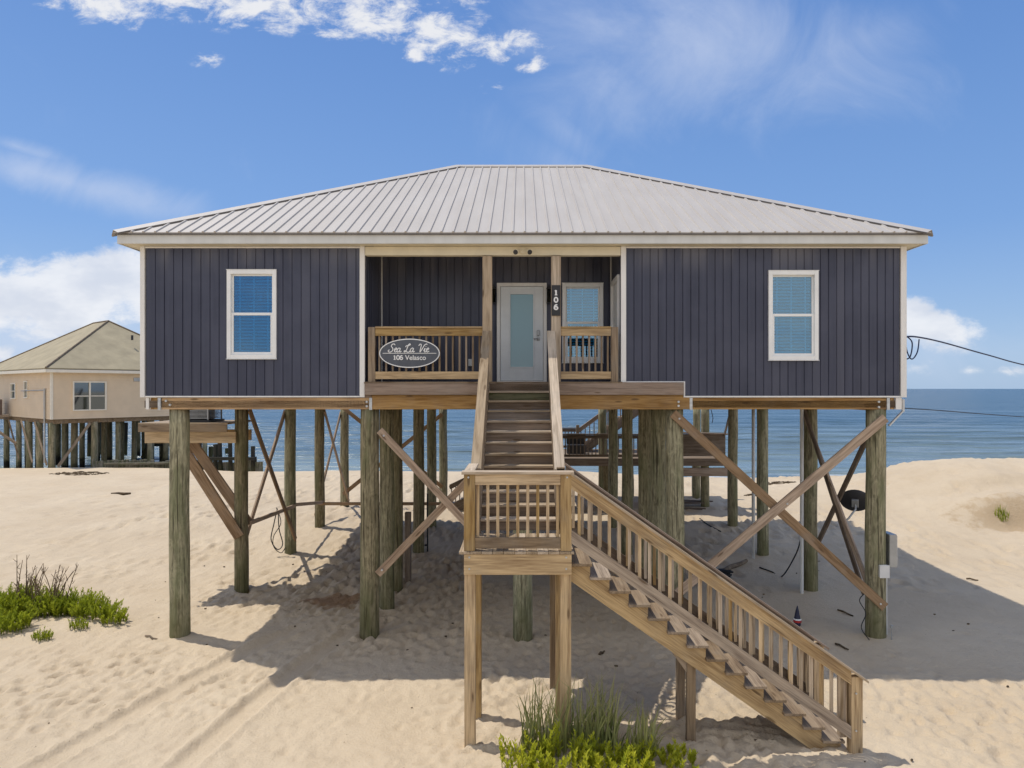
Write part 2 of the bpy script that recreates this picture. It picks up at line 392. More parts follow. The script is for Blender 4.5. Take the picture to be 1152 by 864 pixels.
def grid_axis(lo, hi, step, grow, far_lo, far_hi):
    a = list(np.arange(lo, hi+1e-6, step)); s = step
    while a[-1] < far_hi: s *= grow; a.append(a[-1]+s)
    s = step; pre = []
    p = lo
    while p > far_lo: s *= grow; p -= s; pre.append(p)
    return np.array(pre[::-1]+a)
def build_ground():
    xs = grid_axis(-11.0, 12.5, .045, 1.022, -2500, 2500)
    ys = [7.6]; st = .042
    while ys[-1] < 44: ys.append(ys[-1]+st*(max(ys[-1], 8)/8)**1.35)
    s = .1; pre = []; p = 7.6
    while p > -300: s *= 1.25; p -= s; pre.append(p)
    s = .5
    while ys[-1] < 90: s *= 1.3; ys.append(ys[-1]+s)
    ys = np.array(pre[::-1]+ys)
    X, Y = np.meshgrid(xs, ys)
    Z = ground_macro(X, Y)
    near = sst(46-Y, 0, 14)*sst(30-np.abs(X), 0, 10)*sst(Y, 2, 6)
    # wind ripples, lumps
    lump = (vnoise(X*1.3, Y*1.3, 2)-.5)*.03+(vnoise(X*3.1+7, Y*3.1, 3)-.5)*.026+(vnoise(X*6.5, Y*6.5, 4)-.5)*.018+(vnoise(X*11, Y*9.5, 6)-.5)*.012
    lump += (vnoise(X*.9, Y*1.6, 16)-.5)*.25*gauss(X, Y, 17.5, 24, 4.5, 5)
    rough = .5+.9*sst(vnoise(X*.35+9, Y*.35, 5), .3, .75)
    # smooth drift in the lee on the right of the house
    rough *= 1-.75*gauss(X, Y, 7.5, 15.5, 5, 4)
    Z += near*lump*rough
    # footprints
    pits = np.zeros_like(Z)
    def pit(cx, cy, a, rx, ry, d):
        i0, i1 = np.searchsorted(ys, [cy-3*rx, cy+3*rx]); j0, j1 = np.searchsorted(xs, [cx-3*rx, cx+3*rx])
        if i1-i0 < 2 or j1-j0 < 2: return
        x = X[i0:i1, j0:j1]-cx; y = Y[i0:i1, j0:j1]-cy
        u = (x*math.cos(a)+y*math.sin(a))/rx; v = (-x*math.sin(a)+y*math.cos(a))/ry
        r = u*u+v*v; d *= 1.6
        pits[i0:i1, j0:j1] += -d*np.exp(-r)+.38*d*np.exp(-(np.sqrt(r)-1.6)**2*4)
    R = random.Random(5)
    def walk(x0, y0, x1, y1, n=1, sp=.5):
        for _ in range(n):
            ox, oy = R.uniform(-.5, .5), R.uniform(-.5, .5)
            L = math.hypot(x1-x0, y1-y0); a = math.atan2(y1-y0, x1-x0); k = int(L/.42)
            for i in range(k):
                t = i/k; sd = .11*(1 if i % 2 else -1); w = .25*math.sin(t*6+ox*9)
                pit(x0+ox+(x1-x0)*t-math.sin(a)*(sd+w), y0+oy+(y1-y0)*t+math.cos(a)*(sd+w), a+R.uniform(-.3, .3), R.uniform(.11, .15), R.uniform(.055, .08), R.uniform(.018, .034))
    walk(-5, 8, -1.2, 17, 4); walk(-3, 8, -1, 14, 4); walk(-9, 10, -4, 17, 3); walk(-12, 17, -4, 20, 3); walk(-1.5, 14, -1, 26, 5)
    walk(2, 8, 9, 10.5, 3); walk(-1.5, 10, 3, 12, 3); walk(-15, 22, 8, 30, 4); walk(8, 17, 16, 24, 3); walk(-10, 8, -6, 12, 3)
    walk(-6, 30, 6, 33, 3); walk(-4, 12, -2, 22, 3)
    for _ in range(8500):
        x = R.gauss(-3.0, 4.2); y = R.uniform(7.8, 23)
        pit(x, y, R.uniform(0, 3.14), R.uniform(.05, .13), R.uniform(.035, .075), R.uniform(.008, .026))
    for _ in range(1500):
        x = R.uniform(2, 9); y = R.uniform(7.8, 11.2)
        pit(x, y, R.uniform(0, 3.14), R.uniform(.06, .15), R.uniform(.04, .09), R.uniform(.006, .018))
    for _ in range(3200):
        x = R.uniform(-24, 20); y = R.uniform(16, 34)
        pit(x, y, R.uniform(0, 3.14), R.uniform(.12, .3), R.uniform(.08, .15), R.uniform(.02, .055))
    Z += pits*near*(.35+.9*sst(vnoise(X*.45+2, Y*.45, 15), .25, .7))*(1-.7*gauss(X, Y, 7.5, 15.5, 4.5, 4))
    # tyre tracks: run from under the house to the lower left
    def track(ax, ay, bx, by, w, d):
        nonlocal Z
        dx, dy = bx-ax, by-ay; L = math.hypot(dx, dy); dx /= L; dy /= L
        t = ((X-ax)*dx+(Y-ay)*dy); off = (X-ax)*(-dy)+(Y-ay)*dx+.10*np.sin(t*.7)
        m = sst(t, -.6, .8)*sst(L-t, -.5, .8)
        groove = -d*np.exp(-(off/(w*1.1))**6)+.7*d*np.exp(-((np.abs(off)-w*1.5)/(w*.33))**2)
        tread = .006*np.sin(t*2*math.pi/.09+6*np.abs(off)/w)*np.exp(-(off/w)**4)
        k = .9*m*np.exp(-(off/(w*1.25))**4); Z = Z*(1-k)+ground_macro(X, Y)*k+m*(groove+tread)
    track(PX(330, 13.4), 13.6, PX(20, 8.6), 8.3, .16, .055)
    track(PX(395, 13.2), 13.6, PX(190, 8.6), 8.3, .16, .055)
    # curved wheel marks beneath the house
    for rr in (1.0, 1.22, 1.5):
        r = np.hypot(X+2.5, Y-21.0); Z += -.02*np.exp(-((r-rr)/.045)**2)*sst(X+2.5, -.4, .4)
    nx, ny = len(xs), len(ys)
    V = np.stack([X, Y, Z], -1).reshape(-1, 3)
    i = np.arange(ny-1)[:, None]*nx+np.arange(nx-1)[None, :]
    Q = np.stack([i, i+1, i+nx+1, i+nx], -1).reshape(-1, 4)
    me = bpy.data.meshes.new('ground')
    me.vertices.add(len(V)); me.vertices.foreach_set('co', V.astype('f').ravel())
    me.loops.add(Q.size); me.loops.foreach_set('vertex_index', Q.astype('i').ravel())
    me.polygons.add(len(Q)); me.polygons.foreach_set('loop_start', np.arange(0, Q.size, 4).astype('i'))
    me.polygons.foreach_set('use_smooth', [True]*len(Q)); me.update(calc_edges=True)
    m, nt, b, _ = new_mat('sand'); g = G(nt); p = g.pos()
    big = g.noise(p, .35, 4, .6); mid = g.noise(p, 2.2, 5, .65); fine = g.noise(p, 42, 4, .7); gr = g.noise(p, 240, 2, .7)
    col = g.ramp(big, [(.3, (.54, .43, .295)), (.7, (.62, .51, .365))])
    col = g.mix(g.m('MULTIPLY', g.smooth(mid, .45, .75), .35), col, (.46, .36, .25))
    col = g.mix(g.m('MULTIPLY', g.smooth(fine, .35, .75), .22), col, (.68, .58, .45))
    col = g.mix(g.m('MULTIPLY', g.smooth(gr, .62, .72), .35), col, (.30, .22, .15))
    spk = g.smooth(g.noise(p, 16, 2, .5), .74, .77)
    col = g.mix(g.m('MULTIPLY', spk, .6), col, (.16, .11, .07))
    sep = g.n('ShaderNodeSeparateXYZ'); g.l(p, sep.inputs[0])
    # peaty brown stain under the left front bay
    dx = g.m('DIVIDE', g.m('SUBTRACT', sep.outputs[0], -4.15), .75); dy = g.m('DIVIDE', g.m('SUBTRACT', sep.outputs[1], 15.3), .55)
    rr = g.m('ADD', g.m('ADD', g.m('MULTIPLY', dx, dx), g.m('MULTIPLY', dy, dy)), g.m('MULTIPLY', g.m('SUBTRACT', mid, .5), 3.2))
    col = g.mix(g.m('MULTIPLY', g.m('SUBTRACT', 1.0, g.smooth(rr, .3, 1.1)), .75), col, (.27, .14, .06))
    ex = g.m('DIVIDE', g.m('SUBTRACT', sep.outputs[0], 15.6), 2.2); ey = g.m('DIVIDE', g.m('SUBTRACT', sep.outputs[1], 21.9), 1.0)
    er = g.m('ADD', g.m('ADD', g.m('MULTIPLY', ex, ex), g.m('MULTIPLY', ey, ey)), g.m('MULTIPLY', g.m('SUBTRACT', mid, .5), 4.0))
    col = g.mix(g.m('MULTIPLY', g.m('SUBTRACT', 1.0, g.smooth(er, .1, 1.1)), .55), col, (.38, .26, .14))
    # damp, weedy strip where the sand drops to the water
    wet = g.m('SUBTRACT', 1.0, g.smooth(sep.outputs[2], -.45, .0))
    col = g.mix(g.m('MULTIPLY', wet, g.smooth(sep.outputs[1], 30, 34)), col, (.24, .18, .12))
    g.l(col, b.inputs['Base Color']); b.inputs['Roughness'].default_value = .95; b.inputs['Specular IOR Level'].default_value = .15
    h = g.m('ADD', g.m('MULTIPLY', g.noise(p, 15, 5, .65), .7), g.m('MULTIPLY', fine, .22))
    h = g.m('ADD', h, g.m('MULTIPLY', gr, .04))
    g.bump(h, .9, .036, b)
    me.materials.append(m)
    o = bpy.data.objects.new('ground', me); COL.objects.link(o); o['kind'] = 'structure'
build_ground()

# ------------------------------------------------------------------ sea
SEA = -.55
def build_sea():
    xs = grid_axis(-60, 60, .8, 1.12, -9000, 9000)
    ys = [30.0]; st = .28
    while ys[-1] < 9000: ys.append(ys[-1]+st*(ys[-1]/30)**1.55)
    ys = np.array(ys); X, Y = np.meshgrid(xs, ys)
    am = np.exp(-((Y-60)/60)**2)*.12+.03*np.exp(-Y/600)
    Z = SEA+am*(np.sin(Y*.55+2.2*vnoise(X*.06, Y*.05, 8)*3)+.6*np.sin(Y*1.25+X*.12+4*vnoise(X*.1, Y*.1, 9)))
    Z += .10*(vnoise(X*.35, Y*.9, 10)-.5)*np.exp(-Y/200)
    nx, ny = len(xs), len(ys)
    V = np.stack([X, Y, Z], -1).reshape(-1, 3)
    i = np.arange(ny-1)[:, None]*nx+np.arange(nx-1)[None, :]
    Q = np.stack([i, i+1, i+nx+1, i+nx], -1).reshape(-1, 4)
    me = bpy.data.meshes.new('sea')
    me.from_pydata(V.tolist(), [], Q.tolist()); me.polygons.foreach_set('use_smooth', [True]*len(Q))
    m, nt, b, _ = new_mat('sea_water'); g = G(nt); p = g.pos()
    sep = g.n('ShaderNodeSeparateXYZ'); g.l(p, sep.inputs[0])
    near = g.noise(g.mapv(p, (.04, .22, 1)), 1, 5, .6)
    far = g.noise(g.mapv(p, (.006, .03, 1)), 1, 5, .6)
    shore = g.smooth(sep.outputs[1], 36, 130)
    col = g.mix(shore, (.20, .26, .27), (.035, .085, .125))
    col = g.mix(g.m('MULTIPLY', g.smooth(near, .42, .62), g.m('MULTIPLY_ADD', shore, -.5, .65)), col, (.12, .18, .21))
    col = g.mix(g.m('MULTIPLY', g.smooth(far, .4, .65), .4), col, (.025, .065, .10))
    # foam flecks and a broken surf line near the beach
    fo = g.noise(g.mapv(p, (.35, 1.3, 1)), 1, 6, .75)
    surf = g.m('SUBTRACT', 1.0, g.smooth(g.m('ABSOLUTE', g.m('SUBTRACT', sep.outputs[1], g.m('MULTIPLY_ADD', near, 8, 37))), .3, 2.4))
    foam = g.m('MULTIPLY', surf, g.smooth(fo, .46, .60))
    foam2 = g.m('MULTIPLY', g.smooth(fo, .70, .76), g.m('SUBTRACT', 1.0, g.smooth(sep.outputs[1], 45, 110)))
    fm = g.m('ADD', foam, g.m('MULTIPLY', foam2, .4), clamp=True)
    col = g.mix(g.m('MULTIPLY', fm, .8), col, (.62, .66, .68))
    g.l(col, b.inputs['Base Color']); b.inputs['IOR'].default_value = 1.33
    g.l(g.m('MULTIPLY_ADD', fm, .5, .22), b.inputs['Roughness']); b.inputs['Specular IOR Level'].default_value = .42
    w1 = g.noise(g.mapv(p, (.5, 1.7, 1)), 1, 5, .6); w2 = g.noise(g.mapv(p, (.10, .32, 1)), 1, 4, .6); w3 = g.noise(g.mapv(p, (.015, .07, 1)), 1, 4, .65)
    h = g.m('ADD', g.m('MULTIPLY', w1, .22), g.m('ADD', g.m('MULTIPLY', w2, 1.1), g.m('MULTIPLY', w3, 5.0)))
    g.bump(h, 1.0, 1.0, b)
    me.materials.append(m)
    o = bpy.data.objects.new('sea', me); COL.objects.link(o); o['kind'] = 'structure'
build_sea()

# ------------------------------------------------------------------ the beach house
HX0, HX1 = -7.11, 7.17; HY0, HY1 = 13.0, 23.75
WZ0, WZ1 = 4.553, 7.385
PL, PR = -2.95, 1.885            # porch inner side walls
PB = 14.55                       # porch back wall
DECK = 4.845
house = thing('beach_house', 'dark slate sided beach house with pale metal hip roof raised high on round wooden piles', 'house', loc=(0, 18, 0))

def siding(mb, O, U, N, s0, s1, z0, z1, holes=(), w=.171, gw=.022, gd=.014, zfun=None):
    """vertical boards with V grooves; O origin, U along, N outwards. holes: (s0,s1,z0,z1)"""
    O, U, N = Vector(O), Vector(U), Vector(N)
    cuts = [(s0, 0)]; s = s0+w
    prof = [(s0, 0.0)]
    while s < s1-gw:
        prof += [(s-gw/2, 0.0), (s-gw*.2, -gd), (s+gw*.2, -gd), (s+gw/2, 0.0)]
        s += w
    prof.append((s1, 0.0))
    xs = sorted(set([h[0] for h in holes]+[h[1] for h in holes]))
    pts = []
    for (a, da), (b, db) in zip(prof, prof[1:]):
        seg = [(a, da)]
        for x in xs:
            if a < x < b: seg.append((x, da+(db-da)*(x-a)/(b-a)))
        pts += seg
    pts.append(prof[-1])
    board = 0; rn = random.random()
    for (a, da), (b, db) in zip(pts, pts[1:]):
        mid = (a+b)/2
        nb = int((mid-s0)/w)
        if nb != board: board = nb; rn = random.random()
        zz0 = zfun(mid) if zfun else z0
        spans = [(zz0, z1)]
        for h in holes:
            if h[0] <= mid <= h[1]:
                new = []
                for (p, q) in spans:
                    if h[2] > p: new.append((p, min(q, h[2])))
                    if h[3] < q: new.append((max(p, h[3]), q))
                spans = new
        for (p, q) in spans:
            P = lambda s_, d_, z_: O+U*s_+N*d_+Vector((0, 0, z_))
            mb.add([P(a, da, p), P(b, db, p), P(b, db, q), P(a, da, q)], [(0, 1, 2, 3)], None, rn)

# window openings on the front wall
WL = (PX(256, 13), PX(311.5, 13), PZ(403.5, 13), PZ(304, 13))
WR = (PX(864, 13), PX(920, 13), PZ(405, 13), PZ(305, 13))
STEPX = PX(769, 13)
CX0, CX1 = PX(410.5, 13), PX(698.5, 13)
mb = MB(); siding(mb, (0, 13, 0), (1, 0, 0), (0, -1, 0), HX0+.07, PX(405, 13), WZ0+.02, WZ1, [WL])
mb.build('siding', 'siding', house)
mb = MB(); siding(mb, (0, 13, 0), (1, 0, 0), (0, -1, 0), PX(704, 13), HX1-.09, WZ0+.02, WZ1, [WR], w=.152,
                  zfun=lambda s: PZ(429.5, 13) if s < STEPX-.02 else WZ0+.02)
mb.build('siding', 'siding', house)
# porch walls
DR = (PX(559, PB), PX(615, PB), DECK, PZ(318.5, PB))
WP = (PX(632.5, PB), PX(678.5, PB), PZ(408, PB), PZ(319, PB))
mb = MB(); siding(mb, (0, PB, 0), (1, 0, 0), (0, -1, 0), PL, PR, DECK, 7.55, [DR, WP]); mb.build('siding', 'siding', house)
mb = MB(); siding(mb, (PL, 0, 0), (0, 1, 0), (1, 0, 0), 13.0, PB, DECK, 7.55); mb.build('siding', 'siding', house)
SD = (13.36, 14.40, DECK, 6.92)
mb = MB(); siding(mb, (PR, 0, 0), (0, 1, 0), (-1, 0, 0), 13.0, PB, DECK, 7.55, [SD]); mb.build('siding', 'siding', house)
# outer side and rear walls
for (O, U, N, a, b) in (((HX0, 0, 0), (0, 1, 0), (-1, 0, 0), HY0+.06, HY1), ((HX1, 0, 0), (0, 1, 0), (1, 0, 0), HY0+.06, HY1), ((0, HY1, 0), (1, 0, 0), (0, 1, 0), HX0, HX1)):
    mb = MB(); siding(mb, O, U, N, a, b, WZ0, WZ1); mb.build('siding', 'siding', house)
# solid core behind the boards so no light leaks, with the porch left open
def core(mb):
    for (x0, x1, y0, y1) in ((HX0+.02, PL-.03, HY0+.45, HY1-.03), (PR+.25, HX1-.02, HY0+.45, HY1-.03), (PL-.03, PR+.25, PB+.35, HY1-.03)):
        mb.box(x0, x1, y0, y1, 4.50, 7.38, 0)
one(core, 'interior', 'room_dark', house)
one(lambda m: m.box(HX0+.02, HX1-.02, HY0+.03, HY1-.03, 4.36, 4.49, 0), 'floor_frame', 'deck_dark', house)
# white corner trims and base trims
t = .022
one(lambda mb: mb.box(PX(158.5, 13), PX(163.2, 13), 13-t, 13.05, WZ0, WZ1), 'corner_trim', 'white_trim', house)
one(lambda mb: mb.box(HX0-t-.02, HX0-.004, 12.985, 13.12, WZ0, WZ1), 'corner_trim', 'white_trim', house)
one(lambda mb: mb.box(PX(404.8, 13), CX0, 13-t, 13.03, WZ0, WZ1), 'corner_trim', 'white_trim', house)
one(lambda mb: mb.box(CX1, PX(704.3, 13), 13-t, 13.03, PZ(430, 13), WZ1), 'corner_trim', 'white_trim', house)
one(lambda mb: mb.box(PX(1013, 13), PX(1018.5, 13), 13-t, 13.05, WZ0, WZ1), 'corner_trim', 'white_trim', house)
one(lambda mb: mb.box(HX1+.004, HX1+t+.02, 12.985, 13.12, WZ0, WZ1), 'corner_trim', 'white_trim', house)
one(lambda mb: mb.box(PX(163.4, 13), PX(404.6, 13), 13-t+.004, 13.02, WZ0, WZ0+.028), 'base_trim', 'white_trim', house)
one(lambda mb: mb.box(STEPX+.03, PX(1012.8, 13), 13-t+.004, 13.02, WZ0-.002, WZ0+.028), 'base_trim', 'white_trim', house)
one(lambda mb: mb.box(PX(704.5, 13), STEPX, 13-t+.004, 13.02, PZ(431, 13), PZ(429, 13)), 'base_trim', 'white_trim', house)
one(lambda mb: mb.box(STEPX-.002, STEPX+.026, 13-t, 13.02, WZ0-.002, PZ(429, 13)), 'base_trim', 'white_trim', house)
one(lambda mb: mb.box(PX(163.4, 13), PX(404.6, 13), 13-t+.006, 13.02, WZ1-.035, WZ1-.003), 'head_trim', 'white_trim', house)
one(lambda mb: mb.box(PX(704.5, 13), PX(1012.8, 13), 13-t+.006, 13.02, WZ1-.035, WZ1-.003), 'head_trim', 'white_trim', house)
one(lambda mb: mb.box(PL+.004, PL+.03, PB-.026, PB-.004, DECK, 7.54), 'corner_trim', 'white_trim', house)
one(lambda mb: mb.box(PR-.03, PR-.004, PB-.026, PB-.004, DECK, 7.54), 'corner_trim', 'white_trim', house)
# porch beam (cream) and ceiling
one(lambda m: m.box(CX0+.005, CX1-.005, 12.99, 13.14, PZ(287.3, 13), WZ1-.004), 'porch_beam', 'soffit', house)
one(lambda m: m.box(PL+.01, PR-.01, 13.15, PB-.005, 7.55, 7.58), 'porch_ceiling', 'soffit', house)
# roof ---------------------------------------------------------------
EX0, EX1, EY0, EY1, EZ = PX(128, 12.66), PX(1047.5, 12.66), 12.66, 24.14, 7.575
RX0, RX1, RY, RZ = PX(514, 18.4), PX(660, 18.4), 18.4, PZ(187, 18.4)
A, B_, C_, D_ = Vector((EX0, EY0, EZ)), Vector((EX1, EY0, EZ)), Vector((EX1, EY1, EZ)), Vector((EX0, EY1, EZ))
R0, R1 = Vector((RX0, RY, RZ)), Vector((RX1, RY, RZ))
def slab(mb, pts, t=.02):
    pts = [Vector(p) for p in pts]; mb.prism(pts, Vector((0, 0, -t)))
def ribs(mb, a, b, top_a, top_b, sp=.2175, w=.045, h=.024):
    """ribs up the slope whose eave runs a->b and whose ridge line is top_a->top_b"""
    U = (b-a).normalized(); L = (b-a).length
    up = ((top_a-a)-U*(top_a-a).dot(U)); H = up.length; up.normalize(); N = U.cross(up).normalized()
    if N.z < 0: N = -N
    ta = (top_a-a).dot(U); tb = (top_b-a).dot(U); s = sp*.5
    while s < L-.05:
        hh = H*min(1, s/ta, (L-s)/(L-tb))
        p = a+U*s; q = p+up*hh
        e = -up*.015
        vs = []
        for P in (p+e, q): vs += [P-U*w/2, P-U*w*.28+N*h, P+U*w*.28+N*h, P+U*w/2]
        mb.add(vs, [(0, 1, 5, 4), (1, 2, 6, 5), (2, 3, 7, 6), (0, 3, 2, 1), (4, 5, 6, 7)])
        s += sp
for pts, (a, b, ta, tb) in (((A, B_, R1, R0), (A, B_, R0, R1)), ((B_, C_, R1), (B_, C_, R1, R1)), ((C_, D_, R0, R1), (C_, D_, R1, R0)), ((D_, A, R0), (D_, A, R0, R0))):
    mb = MB(); slab(mb, pts); ribs(mb, a, b, ta, tb); mb.build('roof_slope', 'roof_metal', house)
def caps(mb, pairs, w=.19):
    for p, q, n1, n2 in pairs:
        d = (q-p).normalized(); up = Vector((0, 0, 1)); up = (up-d*up.dot(d)).normalized(); sd = d.cross(up)
        for sg, nn in ((1, n1), (-1, n2)):
            dn = sd*sg
            # wing lies on its roof plane
            dn = (dn-nn*dn.dot(nn)).normalized()
            a0 = p+up*.040; b0 = q+up*.040; a1 = p+dn*w+nn*.030; b1 = q+dn*w+nn*.030
            vs = [a0, b0, b1, a1, a1-nn*.028, b1-nn*.028]
            mb.add(vs, [(0, 1, 2, 3), (3, 2, 5, 4)])
def nrm(a, b, c):
    n = (b-a).cross(c-a).normalized(); return n if n.z > 0 else -n
nF, nR, nB, nL = nrm(A, B_, R1), nrm(B_, C_, R1), nrm(C_, D_, R0), nrm(D_, A, R0)
def sidefix(p, q, n1, n2):
    d = (q-p).normalized(); up = Vector((0, 0, 1)); up = (up-d*up.dot(d)).normalized(); sd = d.cross(up)
    return (p, q, n1, n2) if sd.dot(n1) > sd.dot(n2) else (p, q, n2, n1)
mb = MB(); caps(mb, [sidefix(A, R0, nL, nF), sidefix(B_, R1, nF, nR), sidefix(R0, R1, nF, nB), sidefix(C_, R1, nR, nB), sidefix(D_, R0, nB, nL)])
mb.build('ridge_cap', 'roof_metal', house)
for p, q, nn, sg in ((A, R0, nF, 1), (B_, R1, nF, -1)):
    if 1:
        d = (q-p).normalized(); dn = d.cross(nn)*1; 
        if dn.dot(Vector((sg, 0, 0))) < 0: dn = -dn
        a = p+dn*.20+nn*.016; b = q+dn*.20+nn*.016
        one(lambda mb: mb.beam(a, b, .02, .030, up=nn, ch=0), 'hip_seam', 'roof_seam', house)
def fascia(mb):
    y = 12.705; zt, zb = EZ-.028, PZ(274, 12.7)
    x0, x1 = PX(131.5, 12.7), PX(1044.5, 12.7)
    mb.box(x0, x1, y, y+.025, zb, zt); mb.box(x0, x1, EY1-.07, EY1-.045, zb, zt)
    mb.box(x0, x0+.025, y+.027, EY1-.072, zb, zt); mb.box(x1-.025, x1, y+.027, EY1-.072, zb, zt)
one(fascia, 'fascia', 'fascia', house)
def drip(mb):
    zt = EZ-.021
    mb.box(EX0+.01, EX1-.01, EY0+.004, 12.70, zt-.022, zt, 0)
one(drip, 'drip_edge', 'roof_seam', house)
def soffit(mb):
    z = WZ1+.003; x0, x1 = PX(131.5, 12.7)+.03, PX(1044.5, 12.7)-.03
    mb.box(x0, x1, 12.733, 12.985, z, z+.02, 0); mb.box(x0, HX0-.002, 12.986, EY1-.08, z, z+.02, 0); mb.box(HX1+.002, x1, 12.986, EY1-.08, z, z+.02, 0)
one(soffit, 'soffit', 'soffit', house)

# windows -------------------------------------------------------------
def window(x0, x1, z0, z1, y, parent=house, blind_from=0.0, mats='pane'):
    cw = .075; zm = z0+(z1-z0)*.502
    def casing(m):
        m.box(x0, x0+cw, y-.045, y+.10, z0, z1); m.box(x1-cw, x1, y-.045, y+.10, z0, z1)
        m.box(x0+cw, x1-cw, y-.045, y+.10, z1-cw, z1); m.box(x0+cw, x1-cw, y-.045, y+.10, z0, z0+cw)
        m.box(x0-.012, x1+.012, y-.055, y-.02, z0-.014, z0-.001); m.box(x0-.01, x1+.01, y-.05, y-.02, z1+.001, z1+.012)
    w = one(casing, 'window', 'white_vinyl', parent)
    for k, (a, b, c, d, yy) in enumerate(((x0+cw, x1-cw, zm, z1-cw, y+.045), (x0+cw, x1-cw, z0+cw, zm+.03, y+.005))):
        s_ = .028 if k == 0 else .042
        def sash(m):
            m.box(a, a+s_, yy-.018, yy+.018, c, d); m.box(b-s_, b, yy-.018, yy+.018, c, d)
            m.box(a+s_, b-s_, yy-.018, yy+.018, d-s_*(1 if k == 0 else 1.2), d); m.box(a+s_, b-s_, yy-.018, yy+.018, c, c+s_*1.15)
        one(sash, 'sash', 'white_vinyl', w)
        one(lambda m: m.box(a+s_-.004, b-s_+.004, yy-.003, yy+.003, c+s_-.004, d-s_+.004, 0), 'pane', mats, w)
    def blind(m):
        z = z0+cw+.02; top = z1-cw-.02
        while z < top:
            if z > z0+blind_from:
                c = Vector(((x0+x1)/2, y+.115, z)); a_ = math.radians(38)
                m.obox(c, ((1, 0, 0), (0, math.cos(a_), math.sin(a_)), (0, -math.sin(a_), math.cos(a_))), ((x1-x0)/2-cw-.015, .027, .0014), 0)
            z += .060
        for t in (.16, .5, .84):
            xx = x0+cw+(x1-x0-2*cw)*t; m.box(xx-.009, xx+.009, y+.086, y+.089, max(z0+cw, z0+blind_from), z1-cw, 0)
    one(blind, 'blind', 'blind', w)
    def back(m):
        m.box(x0+.01, x1-.01, y+.32, y+.33, z0, z1, 0)
        for (a, b, c, d) in ((x0-.02, x0+.005, z0, z1), (x1-.005, x1+.02, z0, z1), (x0, x1, z0-.02, z0+.005), (x0, x1, z1-.005, z1+.02)):
            m.box(a, b, y+.101, y+.32, c, d, 0)
    one(back, 'room', 'room_dark', w)
    return w
window(*WL, 13.0); window(*WR, 13.0); window(*WP, PB, blind_from=.12)
# sash lock & front door ---------------------------------------------
def doorframe(m):
    x0, x1, z0, z1 = DR; y = PB
    m.box(x0, x0+.07, y-.05, y+.10, z0, z1); m.box(x1-.07, x1, y-.05, y+.10, z0, z1); m.box(x0+.07, x1-.07, y-.05, y+.10, z1-.07, z1)
    m.box(x0+.07, x1-.07, y-.06, y+.10, z0, z0+.035)
dfr = one(doorframe, 'door_frame', 'white_trim', house)
def doorslab(m):
    x0, x1 = DR[0]+.075, DR[1]-.075; z0, z1 = DECK+.04, DR[3]-.075; y = PB+.0
    gx0, gx1, gz0, gz1 = PX(574, PB), PX(600, PB), PZ(413, PB), PZ(331, PB)
    m.box(x0, gx0, y-.02, y+.025, z0, z1); m.box(gx1, x1, y-.02, y+.025, z0, z1)
    m.box(gx0, gx1, y-.02, y+.025, z0, gz0); m.box(gx0, gx1, y-.02, y+.025, gz1, z1)
    t = .022
    for (a, b, c, d) in ((gx0-t, gx0+.005, gz0-t, gz1+t), (gx1-.005, gx1+t, gz0-t, gz1+t)):
        m.box(a, b, y-.034, y-.021, c, d)
    for (c, d) in ((gz0-t, gz0+.005), (gz1-.005, gz1+t)): m.box(gx0+.006, gx1-.006, y-.034, y-.021, c, d)
dr = one(doorslab, 'door', 'door_paint', house)
one(lambda m: m.box(PX(574, PB)-.01, PX(600, PB)+.01, PB-.004, PB+.004, PZ(413, PB)-.01, PZ(331, PB)+.01, 0), 'door_glass', 'door_glass', dr)
def knob(m):
    x = PX(605.5, PB); y = PB-.02
    m.box(x-.03, x+.03, y-.05, y, PZ(378, PB), PZ(371.5, PB), .01)
    z = PZ(381.5, PB); m.box(x-.03, x+.03, y-.02, y, z-.035, z+.035, .01)
    m.tube([(x, y-.02, z), (x, y-.055, z)], .012, 8); m.tube([(x+.01, y-.055, z), (x-.10, y-.055, z+.005)], .010, 8)
one(knob, 'door_handle', 'metal_grey', dr)
# hidden side door on the right porch wall
def sdoor(m):
    y0, y1, z0, z1 = SD; x = PR
    m.box(x-.045, x+.10, y0, y0+.09, z0, z1); m.box(x-.045, x+.10, y1-.09, y1, z0, z1); m.box(x-.045, x+.10, y0+.09, y1-.09, z1-.09, z1)
    m.box(x+.0, x+.04, y0+.09, y1-.09, z0, z1-.09)
one(sdoor, 'side_door', 'white_trim', house)
# porch floor, rim, posts ----------------------------------------------
def deckboards(m):
    y = 12.93
    while y < PB-.05:
        m.box(PL+.006, PR-.006, y, min(y+.138, PB-.03), DECK-.035, DECK); y += .144
one(deckboards, 'porch_deck', 'pine_grey', house)
RIMT, RIMB = PZ(430, 12.95), PZ(444.2, 12.95)
one(lambda m: m.box(CX0+.01, STEPX-.01, 12.93, 12.975, RIMB, RIMT), 'porch_rim', 'pine_rim', house)
BZ1, BZ0 = WZ0-.006, PZ(460.5, 13.05)
def fbeam(a, b, y=13.03, z1=BZ1): one(lambda m: m.box(a, b, y, y+.09, BZ0, z1), 'beam', 'pine_beam', house)
fbeam(PX(181, 13), PX(416, 13)-.006); fbeam(PX(418, 13), PX(776, 13), 13.0, RIMB-.004); fbeam(PX(779, 13), PX(1001, 13))
one(lambda m: m.box(CX0+.01, PX(418, 13), 12.985, 13.02, BZ1-.001, RIMB-.003), 'rim_block', 'pine_rim', house)
fbeam(PX(168, 13), PX(177, 13), 13.05); fbeam(PX(1003, 13), PX(1008, 13), 13.05)
for yy in (16.2, 19.5, 22.35): fbeam(HX0+.1, HX1-.1, yy, 4.355)
